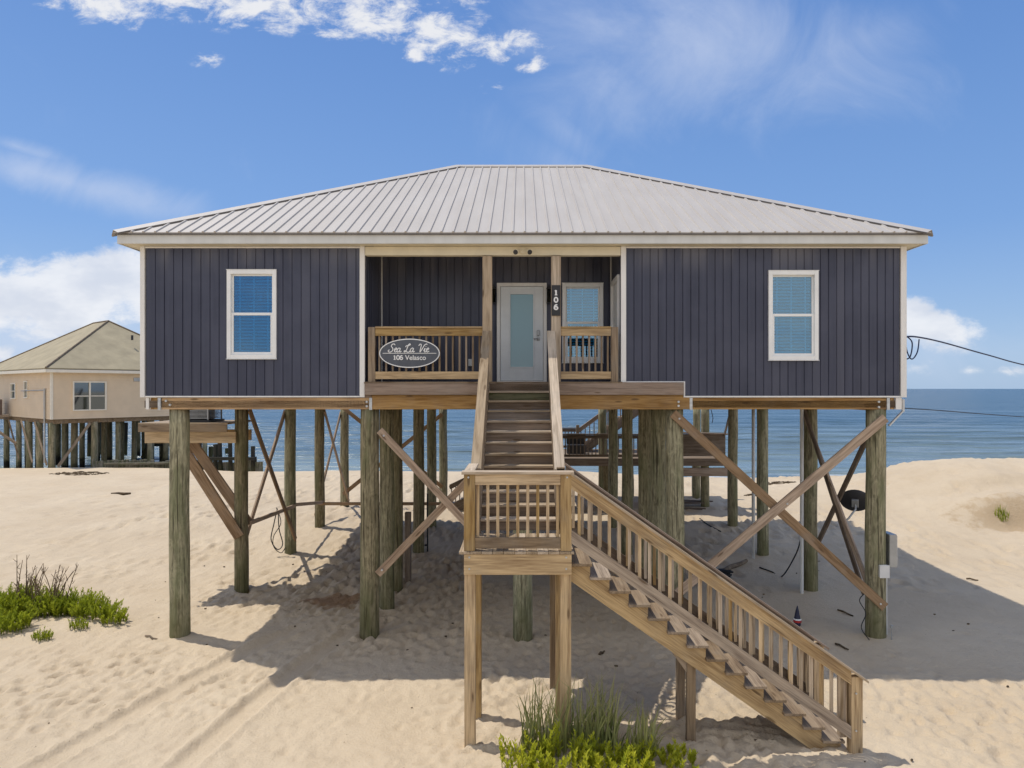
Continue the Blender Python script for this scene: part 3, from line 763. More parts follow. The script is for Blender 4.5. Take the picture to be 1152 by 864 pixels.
for xx in (-6.5, -2.9, 0, 2.93, 6.74): one(lambda m: m.box(xx-.12, xx-.04, 13.2, 23.6, 4.30, 4.355), 'beam', 'pine_beam', house)
for px in (179, 417, 777.5, 999.5): one(lambda m: m.box(PX(px-1.6, 13), PX(px+1.6, 13), 12.99 if 400 < px < 430 else 13.0, 13.03, BZ0-.01, BZ1-.002, 0), 'metal_strap', 'galvanised', house)
for a, b in ((163.5, 167), (1008.3, 1015)): one(lambda m: m.box(PX(a, 13), PX(b, 13), 13.01, 13.06, BZ0, BZ1), 'end_trim', 'white_trim', house)
def bolts(m):
    for px, py in ((187.5, 451), (192, 455.5), (413, 452), (413, 457), (763, 452), (763, 456.5), (988, 452), (988, 458)):
        p = PP(px, py, 13.02); m.tube([(p.x, 13.035 if px < 410 or px > 900 else 12.99, p.z), (p.x, 12.985, p.z)], .022, 8)
one(bolts, 'bolt', 'galvanised', house)
for a, b in ((543, 553.6), (620.2, 630.8)):
    one(lambda m: m.box(PX(a, 13), PX(b, 13), 12.945, 13.12, DECK, PZ(288.4, 13)), 'porch_post', 'pine_rail', house)
# porch railings
def rail_run(x0, x1, post, n):
    y = 13.03
    one(lambda m: m.box(PX(post[0], 13), PX(post[1], 13), y-.05, y+.09, DECK, PZ(368, 13)), 'rail_post', 'pine_grey', house)
    one(lambda m: (m.box(x0, x1, y-.045, y-.007, PZ(377.8, 13), PZ(369.3, 13)), m.box(x0, x1, y-.07, y+.07, PZ(369.2, 13), PZ(367.4, 13))), 'top_rail', 'pine', house)
    one(lambda m: m.box(x0, x1, y-.045, y-.007, PZ(426.5, 13), PZ(418, 13)), 'bottom_rail', 'pine', house)
    for k in range(n):
        x = x0+(x1-x0)*(k+.55)/n
        one(lambda m: m.box(x-.018, x+.018, y-.004, y+.032, PZ(425, 13), PZ(370, 13), .003), 'baluster', 'pine_grey', house)
rail_run(PX(422.3, 13), PX(542.8, 13), (414.3, 422), 16)
rail_run(PX(631, 13), PX(687.3, 13), (687.6, 695.3), 8)
# outlet on the porch wall
one(lambda m: (m.box(PX(527, PB), PX(531.5, PB), PB-.05, PB-.004, PZ(412, PB), PZ(404, PB))), 'outlet', 'pvc', house)

# pilings -----------------------------------------------------------
def pile(parent, x, y, z1, r=.165, mat='pile', z0=None, name='piling', n=22, wob=.03, lean=0):
    z0 = (GZ(x, y)-.5) if z0 is None else z0
    k = 16; pts = []; rr = []
    dx, dy = random.uniform(-.02, .02)+lean, random.uniform(-.02, .02)
    for i in range(k+1):
        t = i/k; pts.append((x+dx*t+.006*math.sin(t*9+x), y+dy*t, z0+(z1-z0)*t)); rr.append(r*(1.04-.08*t)*(1+.012*math.sin(t*13+y*3)))
    m = MB(); m.tube(pts, rr, n, wob=wob); return m.build(name, mat, parent, smooth=True)
ROW = {0: (13.22, 16.2, 19.5, 22.35, 25.5), 1: (13.22, 14.85, 16.15, 19.5, 22.35, 25.5), 2: (13.1, 16.2, 19.5, 22.35), 3: (13.22, 14.9, 16.4, 19.4, 22.2, 25.2), 4: (13.22, 16.2, 19.4, 22.2, 25.5)}
PCX = (-6.52, -2.9, .01, 2.93, 6.74)
for ci in range(5):
    for k, y in enumerate(ROW[ci]):
        r = .18 if (k == 0) else .155
        if ci == 3 and k in (0, 1): r = .168
        pile(house, PCX[ci]+random.uniform(-.03, .03)*(k > 0), y, 4.335 if y < 24 else 4.0, r)
pile(house, 6.95, 27.6, 3.9, .15)
# braces -------------------------------------------------------------
def brace(p, q, w=.14, t=.045, mat='brace_wood', up=None, parent=house, name='cross_brace'):
    p, q = Vector(p), Vector(q); d = (q-p).normalized()
    face = Vector((0, -1, 0)) if abs(d.x) > abs(d.y) else Vector((1, 0, 0))
    if up is None: up = d.cross(face)
    m = MB(); m.beam(p, q, t, w, up=up); return m.build(name, mat, parent)
BY = 13.02
brace(PP(427, 484, BY), PP(570, 637, BY)); brace(PP(425, 646, BY+.05), PP(573, 492, BY+.05))
brace(PP(757, 465, BY), PP(995.5, 683, BY), .17); brace(PP(752, 676, BY-.05), PP(996, 470, BY-.05), .17)
X6 = -6.36
def ybrace(x, y0, z0, y1, z1, **k): brace((x, y0, z0), (x, y1, z1), **k)
ybrace(X6, 16.2, PZ(461, 16.2), 19.5, PZ(607, 19.5)); ybrace(X6-.30, 16.2, PZ(638, 16.2), 19.5, PZ(463, 19.5))
ybrace(X6, 22.35, PZ(462, 22.35), 25.5, PZ(564, 25.5), w=.12); ybrace(X6-.3, 22.35, PZ(580, 22.35), 25.5, PZ(464, 25.5), w=.12)
brace((-6.5, 25.3, PZ(459, 25.3)), (-2.9, 25.3, PZ(548, 25.3)), .14); brace((-6.5, 25.25, PZ(556, 25.25)), (-2.9, 25.25, PZ(466, 25.25)), .14)
ybrace(X6-.02, 16.3, 1.56, 19.5, 1.42, w=.10); ybrace(X6-.02, 19.5, 1.45, 22.35, 1.05, w=.10); brace((-6.5, 22.2, 1.03), (-2.6, 22.2, 1.03), .10)
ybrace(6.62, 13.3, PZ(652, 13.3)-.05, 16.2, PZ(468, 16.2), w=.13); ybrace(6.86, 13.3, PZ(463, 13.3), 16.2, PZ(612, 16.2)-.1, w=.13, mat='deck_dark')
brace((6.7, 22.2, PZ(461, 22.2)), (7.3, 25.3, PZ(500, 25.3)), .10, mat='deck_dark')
# the brown leaning board at the right bay, seen behind the cross brace
brace(PP(905, 462, 16.0), PP(972, 668, 13.6), .12, mat='deck_dark', up=(0, 1, 0))
for (px, py) in ((432, 490), (430, 641), (764, 471), (990, 679), (990, 475), (884, 566)):
    q = PP(px, py, BY); one(lambda m: m.tube([(q.x, BY+.02, q.z), (q.x, BY-.035 if px != 884 else BY-.085, q.z)], .02, 8), 'bolt', 'galvanised', house)
# short posts and pipes under the house
one(lambda m: m.box(-2.83, -2.69, 16.75, 16.89, -.2, 1.72), 'short_post', 'deck_dark', house)
def pipe1(m): m.tube([(PX(481, 19.6), 19.6, .0), (PX(481, 19.6), 19.6, 1.75)], .022, 8); m.tube([(PX(478, 19.6), 19.55, .3), (PX(482, 19.6), 19.55, .3)], .03, 8)
one(pipe1, 'water_pipe', 'black_paint', house)
one(lambda m: m.tube([(PX(847.5, 19.0), 19.0, -.1), (PX(847.5, 19.0), 19.0, 4.34)], .045, 12), 'drain_pipe', 'pvc', house).data.polygons.foreach_set('use_smooth', [True]*14)
one(lambda m: m.tube([(PX(901, 16.0), 15.95, -.1), (PX(901, 16.0), 15.95, 4.3)], .04, 12), 'drain_pipe', 'pvc', house)
def dstrap(m): m.beam(PP(1016, 449, 13.3), PP(1016, 463, 13.3), .05, .03); m.beam(PP(1016, 462, 13.3), PP(1000, 479, 13.3), .05, .03)
one(dstrap, 'diagonal_pipe', 'pvc', house)
# AC platform ---------------------------------------------------------
def plat(m):
    y = 15.75
    while y < 17.2: m.box(-8.72, -6.68, y, y+.135, 3.90, 3.935); y += .142
one(plat, 'platform_deck', 'pine_rail', house)
one(lambda m: (m.box(-8.72, -6.70, 15.75, 15.79, 3.73, 3.898),), 'platform_rim', 'pine_grey', house)
one(lambda m: (m.box(-8.70, -6.60, 15.99, 16.04, 3.46, 3.72), m.box(-8.70, -6.60, 16.9, 16.95, 3.46, 3.72)), 'platform_beam', 'pine', house)
brace((-7.98, 15.96, 3.62), (-6.50, 15.96, 1.30), .24, .05, name='knee_brace'); brace((-7.98, 16.5, 3.62), (-6.45, 16.4, 1.5), .24, .05, name='knee_brace')

# ------------------------------------------------------------------ things on the house
def ac(base, sx, sy, sz, label, rot=0.0):
    t = thing('air_conditioner', label, 'air conditioner', loc=base)
    x, y, z = base
    one(lambda m: m.box(x-sx/2-.04, x+sx/2+.04, y-sy/2-.04, y+sy/2+.04, z, z+.05), 'base_pad', 'black_paint', t)
    def body(m):
        m.box(x-sx/2, x+sx/2, y-sy/2, y+sy/2, z+sz-.07, z+sz, .02)
        for a in (-1, 1):
            for b in (-1, 1): m.box(x+a*sx/2-.03*(a > 0), x+a*sx/2+.03*(a < 0), y+b*sy/2-.03*(b > 0), y+b*sy/2+.03*(b < 0), z+.052, z+sz-.072)
        k = z+.08
        while k < z+sz-.09: m.box(x-sx/2+.006, x+sx/2-.006, y-sy/2+.006, y+sy/2-.006, k, k+.012, 0); k += .03
    one(body, 'casing', 'metal_grey', t)
    one(lambda m: m.tube([(x, y, z+.06), (x, y, z+sz-.08)], min(sx, sy)*.44, 20), 'coil', 'black_paint', t)
    return t
ac((-7.62, 16.4, 3.94), .75, .75, .72, 'grey air conditioner unit on the wooden platform beside the house')
def stroke(m, pts, y, r):
    k = len(m.v); m.tube([(p[0], y, p[1]) for p in pts], r, 8)
    for i in range(k, len(m.v)): v = m.v[i]; m.v[i] = (v[0], y+(v[1]-y)*.35, v[2])
def ring(cx, cz, rx, rz, a0=0, a1=360, n=24): return [(cx+rx*math.cos(math.radians(a0+(a1-a0)*k/n)), cz+rz*math.sin(math.radians(a0+(a1-a0)*k/n))) for k in range(n+1)]
def digit(ch, cx, cz, h, y, r, parent):
    m = MB(); w = h*.27; g = h/2-r
    if ch == '1':
        stroke(m, [(cx, cz-g), (cx, cz+g)], y, r*1.15); stroke(m, [(cx-w*.8, cz-g), (cx+w*.8, cz-g)], y-.0006, r*.6); stroke(m, [(cx-w*.7, cz+g*.62), (cx, cz+g)], y-.0012, r*.7)
    elif ch == '0': stroke(m, ring(cx, cz, w, g), y, r)
    else:
        stroke(m, ring(cx, cz-g*.42, w, g*.58), y, r); stroke(m, [(cx-w, cz-g*.4), (cx-w*.95, cz+g*.1), (cx-w*.5, cz+g*.75), (cx+w*.1, cz+g), (cx+w*.75, cz+g*.82)], y-.0006, r)
    m.build('digit', 'letter_white', parent)
def oval_sign():
    c = Vector((PX(461, 12.95), 12.945, PZ(397.5, 12.95))); rx, rz = .565, .272
    t = thing('oval_sign', 'dark oval name sign with white script lettering hung on porch railing', 'sign', loc=c)
    n = 64
    def ell(r1, r2, y): return [Vector((c.x+math.cos(2*math.pi*k/n)*r1, y, c.z+math.sin(2*math.pi*k/n)*r2)) for k in range(n)]
    m = MB(); m.prism(ell(rx, rz, c.y), (0, -.025, 0)); m.build('sign_board', 'sign_slate', t)
    m = MB(); a, b = ell(rx, rz, c.y-.028), ell(rx-.018, rz-.018, c.y-.028); a2, b2 = ell(rx, rz, c.y-.0255), ell(rx-.018, rz-.018, c.y-.0255)
    m.add(a+b+a2+b2, [(k, (k+1) % n, n+(k+1) % n, n+k) for k in range(n)]+[(k, 2*n+k, 2*n+(k+1) % n, (k+1) % n) for k in range(n)]); m.build('sign_border', 'letter_white', t)
    # script lettering from hand-laid strokes
    Y = c.y-.032
    L = {'S': [[(.66, .85), (.52, 1.0), (.3, .95), (.24, .72), (.42, .52), (.52, .28), (.38, .04), (.12, 0), (0, .15), (.12, .28)]],
         'e': [[(0, .2), (.2, .3), (.28, .42), (.18, .5), (.06, .38), (.06, .15), (.2, 0), (.4, .12)]],
         'a': [[(.34, .42), (.2, .5), (.04, .35), (.03, .12), (.15, 0), (.3, .15), (.36, .47), (.34, .12), (.42, 0), (.56, .12)]],
         'L': [[(.02, .62), (.10, .78), (.35, .82), (.52, .92), (.42, 1.02), (.30, .85), (.24, .45), (.16, .10), (.02, .0), (-.04, .12), (.10, .15), (.35, .0), (.55, .0), (.66, .14)]],
         'V': [[(-.02, .78), (.08, .97), (.25, .92), (.28, .5), (.3, 0), (.5, .45), (.65, .85), (.85, 1.0), (.95, .9)]],
         'i': [[(0, .15), (.12, .47), (.12, .1), (.2, 0), (.34, .12)], [(.15, .68), (.19, .72)]]}
    def cr(ps, k=6):
        ps = [ps[0]]+ps+[ps[-1]]; out = []
        for i in range(1, len(ps)-2):
            for j in range(k):
                u = j/k; o = []
                for d in (0, 1):
                    a, b, c2, e = ps[i-1][d], ps[i][d], ps[i+1][d], ps[i+2][d]
                    o.append(.5*(2*b+(c2-a)*u+(2*a-5*b+4*c2-e)*u*u+(3*b-a-3*c2+e)*u**3))
                out.append(o)
        out.append(ps[-2]); return out
    sc = .15; x = -.40; z0 = .022
    for ch, adv in (('S', .70), ('e', .36), ('a', .60), (' ', .36), ('L', .68), ('a', .60), (' ', .36), ('V', .72), ('i', .30), ('e', .4)):
        if ch in L:
            m = MB()
            for stt in L[ch]:
                pts = cr([(p[0]+p[1]*.22, p[1]) for p in stt]); stroke(m, [(c.x+x+p[0]*sc*1.05, c.z+z0+p[1]*sc) for p in pts], Y, .0085)
            m.build('script_letter', 'letter_white', t)
        x += adv*sc
    one(lambda m: m.box(c.x-.50, c.x+.50, Y-.002, Y+.003, c.z-.006, c.z+.004, 0), 'sign_rule', 'letter_white', t)
    return t, c
def text_mesh(s, size, loc, name, parent, bold=.0, vert=False, mat='letter_white', ext=.003):
    cu = bpy.data.curves.new('lettering', 'FONT'); cu.body = s; cu.size = size; cu.align_x = 'CENTER'; cu.align_y = 'CENTER'
    cu.extrude = ext; cu.offset = bold; cu.space_line = .82
    o = bpy.data.objects.new('tmp', cu); COL.objects.link(o)
    bpy.context.view_layer.update()
    me = bpy.data.meshes.new_from_object(o.evaluated_get(bpy.context.evaluated_depsgraph_get()))
    bpy.data.objects.remove(o); bpy.data.curves.remove(cu)
    me.transform(Matrix.Translation(Vector(loc)) @ Matrix.Rotation(math.pi/2, 4, 'X'))
    me.materials.clear(); me.materials.append(M[mat])
    r = bpy.data.objects.new(name, me); COL.objects.link(r); r.parent = parent; return r
osg, oc = oval_sign()
text_mesh('Velasco', .125, (oc.x+.115, oc.y-.031, oc.z-.085), 'address_lettering', osg, bold=.0018)
for k, d in enumerate('106'): digit(d, oc.x-.275+k*.062, oc.z-.080, .095, oc.y-.033, .010, osg)
c = Vector((PX(625.5, 12.93), 12.943, PZ(338, 12.93)))
ns = thing('house_number_sign', 'narrow black vertical sign with white digits 106 on the porch post', 'sign', loc=c)
one(lambda m: m.box(c.x-.082, c.x+.082, c.y-.022, c.y, c.z-.285, c.z+.285, .006), 'sign_board', 'black_paint', ns)
for k, d in enumerate('106'): digit(d, c.x, c.z+.01+(1-k)*.135, .115, c.y-.026, .0135, ns)
# twin flood light over the porch
fl = thing('flood_light', 'twin-headed flood light fixed to the cream beam above the porch', 'light', loc=(PX(587, 13), 12.98, PZ(283, 13)))
p0 = PP(588, 282, 12.97)
one(lambda m: m.tube([(p0.x, 12.987, p0.z), (p0.x, 12.955, p0.z)], .06, 16), 'mount', 'soffit', fl)
for s in (-1, 1):
    one(lambda m: m.tube([(p0.x+s*.02, 12.95, p0.z), (p0.x+s*.07, 12.90, p0.z-.01), (p0.x+s*.10, 12.87, p0.z-.03), (p0.x+s*.13, 12.80, p0.z-.06)], [.012, .014, .035, .052], 12), 'lamp_head', 'soffit', fl)
    one(lambda m: m.tube([(p0.x+s*.1305, 12.799, p0.z-.0605), (p0.x+s*.133, 12.793, p0.z-.063)], .046, 12), 'lens', 'black_paint', fl)
# wall lanterns beside the door
for px, lab in ((555.5, 'black wall lantern to the left of the front door'), (617.5, 'black wall lantern to the right of the front door')):
    q = PP(px, 334, PB-.06); t = thing('wall_lantern', lab, 'lantern', loc=(q.x, PB, q.z), group='lanterns beside the front door')
    one(lambda m: (m.box(q.x-.04, q.x+.04, PB-.02, PB-.003, q.z-.02, q.z+.22), m.tube([(q.x, PB-.02, q.z+.2), (q.x, PB-.09, q.z+.25), (q.x, PB-.12, q.z+.18)], .01, 8), m.box(q.x-.055, q.x+.055, PB-.17, PB-.06, q.z+.155, q.z+.18), m.box(q.x-.05, q.x+.05, PB-.165, PB-.065, q.z-.14, q.z-.12)), 'lantern_frame', 'black_paint', t)
    one(lambda m: m.box(q.x-.045, q.x+.045, PB-.16, PB-.07, q.z-.118, q.z+.153), 'lantern_glass', 'pane_dark', t)

# satellite dish
def dish():
    c = PP(962, 565, 15.4); t = thing('satellite_dish', 'round black satellite dish on a bent arm beside the right piles', 'satellite dish', loc=c)
    N = Vector((.40, .80, .38)).normalized(); U = N.cross(Vector((0, 0, 1))).normalized(); V = U.cross(N)
    rings, n = 7, 28; vs = []; fs = []
    for side in (0, 1):
        for i in range(rings+1):
            r = .30*i/rings
            for k in range(n):
                a = 2*math.pi*k/n; vs.append(c+(U*math.cos(a)*1.05+V*math.sin(a)*.92)*r+N*(r*r*.9-.012*side))
    st = (rings+1)*n
    for i in range(rings):
        for k in range(n):
            a, b = i*n+k, i*n+(k+1) % n; fs.append((a, b, b+n, a+n)); fs.append((st+a, st+a+n, st+b+n, st+b))
    for k in range(n): a, b = rings*n+k, rings*n+(k+1) % n; fs.append((a, b, st+b, st+a))
    m = MB(); m.add(vs, fs); m.build('reflector', 'dish_black', t, smooth=True)
    one(lambda m: m.tube([c-N*.02, c-N*.10+Vector((0, -.02, -.10)), PP(955, 583, 15.2), PP(946, 590, 15.2)], .022, 10), 'mast', 'metal_grey', t)
    one(lambda m: m.obox(c-N*.04, (U, V, N), (.07, .09, .035), .008), 'bracket', 'metal_grey', t)
    m = MB(); tip = c+N*.30-V*.06; m.tube([c-V*.27+N*.06, tip], .010, 8); m.build('feed_arm', 'metal_grey', t)
    m = MB(); m.tube([tip-N*.02, tip+N*.06], .03, 10); m.build('feed_horn', 'pvc', t)
dish()
# electric boxes on the right front pile
bx = thing('meter_box', 'grey electrical panel box on the side of the right front pile', 'electrical box', loc=(6.98, 13.25, 1.6))
one(lambda m: m.box(6.94, 7.08, 13.08, 13.42, PZ(637, 13.2), PZ(600, 13.2), .008), 'cabinet', 'metal_grey', bx)
one(lambda m: m.box(7.085, 7.10, 13.10, 13.40, PZ(635.5, 13.2), PZ(602, 13.2), .004), 'cover', 'galvanised', bx)
one(lambda m: m.tube([(6.99, 13.3, PZ(637, 13.2)), (6.99, 13.3, -.1)], .02, 8), 'conduit', 'pvc', bx)
jb = MB(); jb.box(PX(989.5, 13), PX(999.5, 13), 12.98, 13.06, PZ(649.5, 13), PZ(636, 13), .006); jb.box(PX(989, 13), PX(1000, 13), 12.968, 12.98, PZ(650, 13), PZ(635.5, 13), .003)
o = tag(jb.build('junction_box', 'pvc'), 'small light grey junction box on the front of the right front pile', 'junction box'); localise(o, (6.7, 13, 1.3))

def cable(name, pts, r, label, mat='cable_black', k=8, cat='cable', group=None):
    ps = [Vector(p) for p in pts]; ps = [ps[0]]+ps+[ps[-1]]; out = []
    for i in range(1, len(ps)-2):
        for j in range(k):
            u = j/k; a, b, c2, e = ps[i-1], ps[i], ps[i+1], ps[i+2]
            out.append(.5*(2*b+(c2-a)*u+(2*a-5*b+4*c2-e)*u*u+(3*b-a-3*c2+e)*u**3))
    out.append(ps[-2]); m = MB(); m.tube(out, r, 8); o = m.build(name, mat, None, smooth=True); tag(o, label, cat, group); localise(o, pts[0]); return o
cable('service_cable', [PP(1018, 379, 13.3), PP(1031, 379, 13.6), PP(1060, 385, 14.6), PP(1110, 399, 16), PP(1165, 413, 18), PP(1250, 425, 22)], .016, 'black overhead power cable running off to the right from the wall corner', 'cable_blue')
cable('cable_loop', [PP(1018, 383, 13.25), PP(1021, 397, 13.1), PP(1026, 404, 13.1), PP(1032, 396, 13.3), PP(1034, 382, 13.7)], .012, 'drooping loop of black cable below the overhead power line at wall corner', 'cable_blue')
cable('cable_loop', [PP(1018, 377, 13.25), PP(1026, 385, 13.2), PP(1024, 401, 13.1), PP(1018, 403, 13.2), PP(1018, 392, 13.3)], .012, 'tight inner loop of black cable against the right wall corner trim', 'cable_blue')
cable('phone_cable', [PP(1014, 459, 13.4), PP(1060, 462, 14.5), PP(1110, 466, 16), PP(1170, 470, 18), PP(1260, 474, 22)], .009, 'thin black cable strung low across the sea to the right')
ci = MB(); q = PP(1018, 380, 13.2); ci.tube([(HX1+.02, 13.3, q.z), (q.x+.05, 13.3, q.z)], .03, 10); ci.tube([(q.x+.01, 13.3, q.z-.09), (q.x+.01, 13.3, q.z+.09)], .02, 10)
o = ci.build('cable_bracket', 'pvc', house)
def gp(x, y, h=.02): return (x, y, GZ(x, y)+h)
cable('ground_cable', [PP(902, 600, 16.0), PP(896, 622, 16.3), gp(PX(885, 17), 17.3), gp(PX(870, 17.6), 17.7), gp(PX(856, 18), 18.1)], .016, 'black cable curving from the drain pipe onto the shaded sand')
cable('ground_cable', [gp(PX(789, 23), 23.2), gp(PX(800, 22), 22.4), gp(PX(817, 21), 21.6)], .02, 'short dark line lying on shaded sand near the rear deck')
cable('hanging_cable', [PP(312, 572, 19.3), PP(308, 590, 19.2), PP(305, 607, 19.2), PP(312, 618, 19.2), PP(318, 612, 19.3), PP(314, 595, 19.3), PP(313, 575, 19.3)], .014, 'looped black cable hanging beside the third pile on the left')
cable('hanging_cable', [PP(311, 571, 19.25), PP(316, 588, 19.2), PP(308, 603, 19.2), PP(308, 615, 19.2), PP(316, 622, 19.2), PP(321, 616, 19.2)], .011, 'second crinkled black cable dangling by the third left pile', )
cable('hanging_cable', [PP(972, 668, 13.0), PP(967, 676, 13.0), PP(974, 690, 12.98), PP(969, 706, 12.98), PP(978, 720, 12.95)], .009, 'thin black wires hanging beside the foot of the right front pile')
cable('hanging_cable', [PP(800, 461, 13.6), PP(802, 470, 13.6), PP(801, 476, 13.6)], .007, 'short black wire stub hanging below the house beam on the right')
# stake by the pile
m = MB(); q = gp(PX(1003, 13), 13.0, 0); m.tube([q, (q[0], q[1], q[2]+.24)], .011, 8); m.tube([(q[0], q[1], q[2]+.22), (q[0]+.01, q[1], q[2]+.27)], .025, 8); o = m.build('ground_stake', 'metal_grey'); tag(o, 'short metal stake in the sand right of the front pile', 'stake'); localise(o, q)
# small cone-shaped thing standing in the sand
q = gp(PX(897, 13.75), 13.75, 0); ct = thing('banded_cone', 'small dark pointed cone with red and white band stuck upright in shaded sand', 'cone', loc=q)
m = MB(); m.tube([(q[0], q[1], q[2]), (q[0], q[1], q[2]+.10), (q[0], q[1], q[2]+.30), (q[0], q[1], q[2]+.40)], [.055, .075, .035, .008], 9, wob=.25); m.build('cone_body', 'navy', ct)
m = MB(); m.tube([(q[0], q[1], q[2]+.08), (q[0], q[1], q[2]+.12)], [.080, .078], 9); m.build('red_band', 'red_plastic', ct)
m = MB(); m.tube([(q[0], q[1], q[2]+.125), (q[0], q[1], q[2]+.15)], [.078, .070], 9); m.build('white_band', 'letter_white', ct)

# ------------------------------------------------------------------ front staircase
LX0, LX1, LY0, LY1, LZ = PX(522, 8.89), PX(643, 8.89), 8.89, 9.96, 2.635
st = thing('wooden_staircase', 'weathered wooden front staircase with railed square landing and flight turning right to the sand', 'staircase', loc=(.5, 9.4, GZ(.5, 9.4)))
def P1(name, fn, mat='pine'): return one(fn, name, mat, st)
# landing
def lboards(m):
    x = LX0-.06
    while x < LX1+.02: m.box(x, min(x+.138, LX1+.03), LY0-.035, LY1+.02, LZ-.036, LZ); x += .143
P1('landing_deck', lboards, 'pine_rail')
P1('landing_rim', lambda m: (m.box(LX0, LX1, LY0-.02, LY0+.02, LZ-.30, LZ-.038),), 'pine')
P1('landing_rim', lambda m: (m.box(LX0, LX0+.04, LY0+.022, LY1, LZ-.30, LZ-.038), m.box(LX1-.04, LX1, LY0+.022, LY1, LZ-.30, LZ-.038), m.box(LX0+.04, LX1-.04, LY1-.04, LY1, LZ-.30, LZ-.038)), 'pine')
for (x, y) in ((LX0+.002, LY0+.022), (LX1-.142, LY0+.022), (LX0+.03, LY1-.20), (LX1-.16, LY1-.20)):
    P1('leg', lambda m: m.box(x, x+.14, y, y+.14, GZ(x, y)-.4, LZ-.302, .006), 'pine')
P1('leg', lambda m: m.box(LX1-.20, LX1-.10, 10.75, 10.85, -.3, 2.2), 'pine_grey')
TZ = PZ(531, 8.89)
for x in (LX0, LX1-.14): P1('newel_post', lambda m: m.box(x, x+.14, LY0-.022, LY0+.118, LZ+.002, TZ-.03, .006), 'pine')
P1('newel_post', lambda m: m.box(LX0, LX0+.10, LY1-.10, LY1, LZ+.002, TZ-.06, .006), 'pine_grey')
P1('newel_post', lambda m: m.box(LX1-.14, LX1-.02, LY1-.02, LY1+.10, LZ+.002, TZ-.06, .006), 'pine_grey')
P1('handrail', lambda m: m.box(LX0-.03, LX1+.03, LY0-.05, LY0+.12, TZ-.028, TZ+.008), 'pine_rail')
P1('rail', lambda m: m.box(LX0+.142, LX1-.142, LY0-.015, LY0+.023, TZ-.165, TZ-.030), 'pine')
P1('rail', lambda m: m.box(LX0+.142, LX1-.142, LY0-.015, LY0+.023, LZ+.035, LZ+.175), 'pine_grey')
for k in range(9):
    x = LX0+.175+(LX1-LX0-.35)*k/8
    P1('baluster', lambda m: m.box(x-.019, x+.019, LY0+.025, LY0+.063, LZ+.05, TZ-.03, .003), 'pine')
# left side guard of landing
P1('handrail', lambda m: m.box(LX0-.02, LX0+.12, LY0+.122, LY1-.0, TZ-.040, TZ-.006), 'pine_rail')
P1('rail', lambda m: (m.box(LX0+.03, LX0+.068, LY0+.12, LY1-.10, TZ-.165, TZ-.042), m.box(LX0+.03, LX0+.068, LY0+.12, LY1-.10, LZ+.05, LZ+.17)), 'pine_grey')
for k in range(6):
    y = LY0+.20+(LY1-LY0-.32)*k/5
    P1('baluster', lambda m: m.box(LX0+.07, LX0+.106, y-.018, y+.018, LZ+.06, TZ-.042, .003), 'pine_grey')
# upper flight: 13 risers
UR = (DECK-LZ)/13; UT = (12.93-LY1)/13+.0005; UX0, UX1 = -.60, .505
for n in range(1, 13):
    z = DECK-n*UR; y = 12.93-n*UT
    P1('tread', lambda m: m.box(UX0, UX1, y-.025, y+UT+.02, z-.036, z, .005), 'pine_rail')
for n in range(0, 13):
    z = DECK-n*UR; y = 12.93-n*UT
    P1('riser', lambda m: m.box(UX0+.002, UX1-.002, y+.0, y+.02, z-UR+.002, z-.038, .002), 'riser_moss' if n in (1,) else 'riser_wood')
sl = (DECK-LZ)/(12.93-LY1)
for x in (UX0-.042, UX1+.002):
    P1('stringer', lambda m: m.prism([(x, 12.92, DECK-.30), (x, 12.92, DECK-.02), (x, LY1+.0, LZ-.02), (x, LY1, LZ-.25)], (.04, 0, 0)), 'pine_grey')
def slope(x0, x1, off0, off1, mat, name, ya=LY1-.02, yb=12.94):
    za, zb = LZ+(ya-LY1)*sl, LZ+(yb-LY1)*sl
    P1(name, lambda m: m.prism([(x0, ya, za+off0), (x0, yb, zb+off0), (x0, yb, zb+off1), (x0, ya, za+off1)], (x1-x0, 0, 0)), mat)
for (a, b) in ((-.735, -.585), (.47, .62)):
    slope(a, b, .90, .945, 'pine_rail', 'handrail')
    c0 = (a+b)/2
    slope(c0-.02, c0+.02, .76, .898, 'pine_grey', 'rail'); slope(c0-.02, c0+.02, .08, .20, 'pine_grey', 'rail')
m = MB()
for cx in (-.625, .51):
    y = LY1+.1
    while y < 12.85:
        z = LZ+(y-LY1)*sl; m.box(cx-.018, cx+.018, y-.018, y+.018, z+.10, z+.85, .003); y += .115
o = m.build('baluster_row', 'pine_grey', st); o['kind'] = 'stuff'
# lower flight: 15 risers to +X
NR = 15; LR = LZ/NR; LT = .2507; Y0, Y1 = LY0+.03, LY1-.03
for n in range(1, NR):
    z = LZ-n*LR; x = LX1+(n-1)*LT
    P1('tread', lambda m: m.box(x-.01, x+LT+.022, Y0+.02, Y1, z-.038, z, .005), 'pine_grey')
def saw(y, mat):
    pts = [(LX1, y, LZ-.045)]
    for n in range(1, NR):
        z = LZ-n*LR-.04; x = LX1+(n-1)*LT; pts += [(x+.002, y, z), (x+LT, y, z)]
    pts += [(LX1+(NR-1)*LT+.0, y, .0), (LX1+(NR-1)*LT-.18, y, -.05), (LX1, y, LZ-.50)]
    # as separate convex strips for clean faces
    m = MB(); s2 = LR/LT
    for n in range(1, NR):
        xa = LX1+(n-1)*LT; xb = xa+LT; zt = LZ-n*LR-.04
        bot = lambda x: max(LZ-.42-(x-LX1)*s2, -.12)
        m.prism([(xa, y, bot(xa)), (xb, y, bot(xb)), (xb, y, zt), (xa, y, zt)], (0, .042, 0))
    for i in range(len(m.gc)):
        v = m.v[i]; m.gc[i] = (v[0]*.82-v[2]*.57+y*7, v[0]*.57+v[2]*.82, v[1])
    m.rn = [.45]*len(m.rn)
    return m.build('stringer', mat, st)
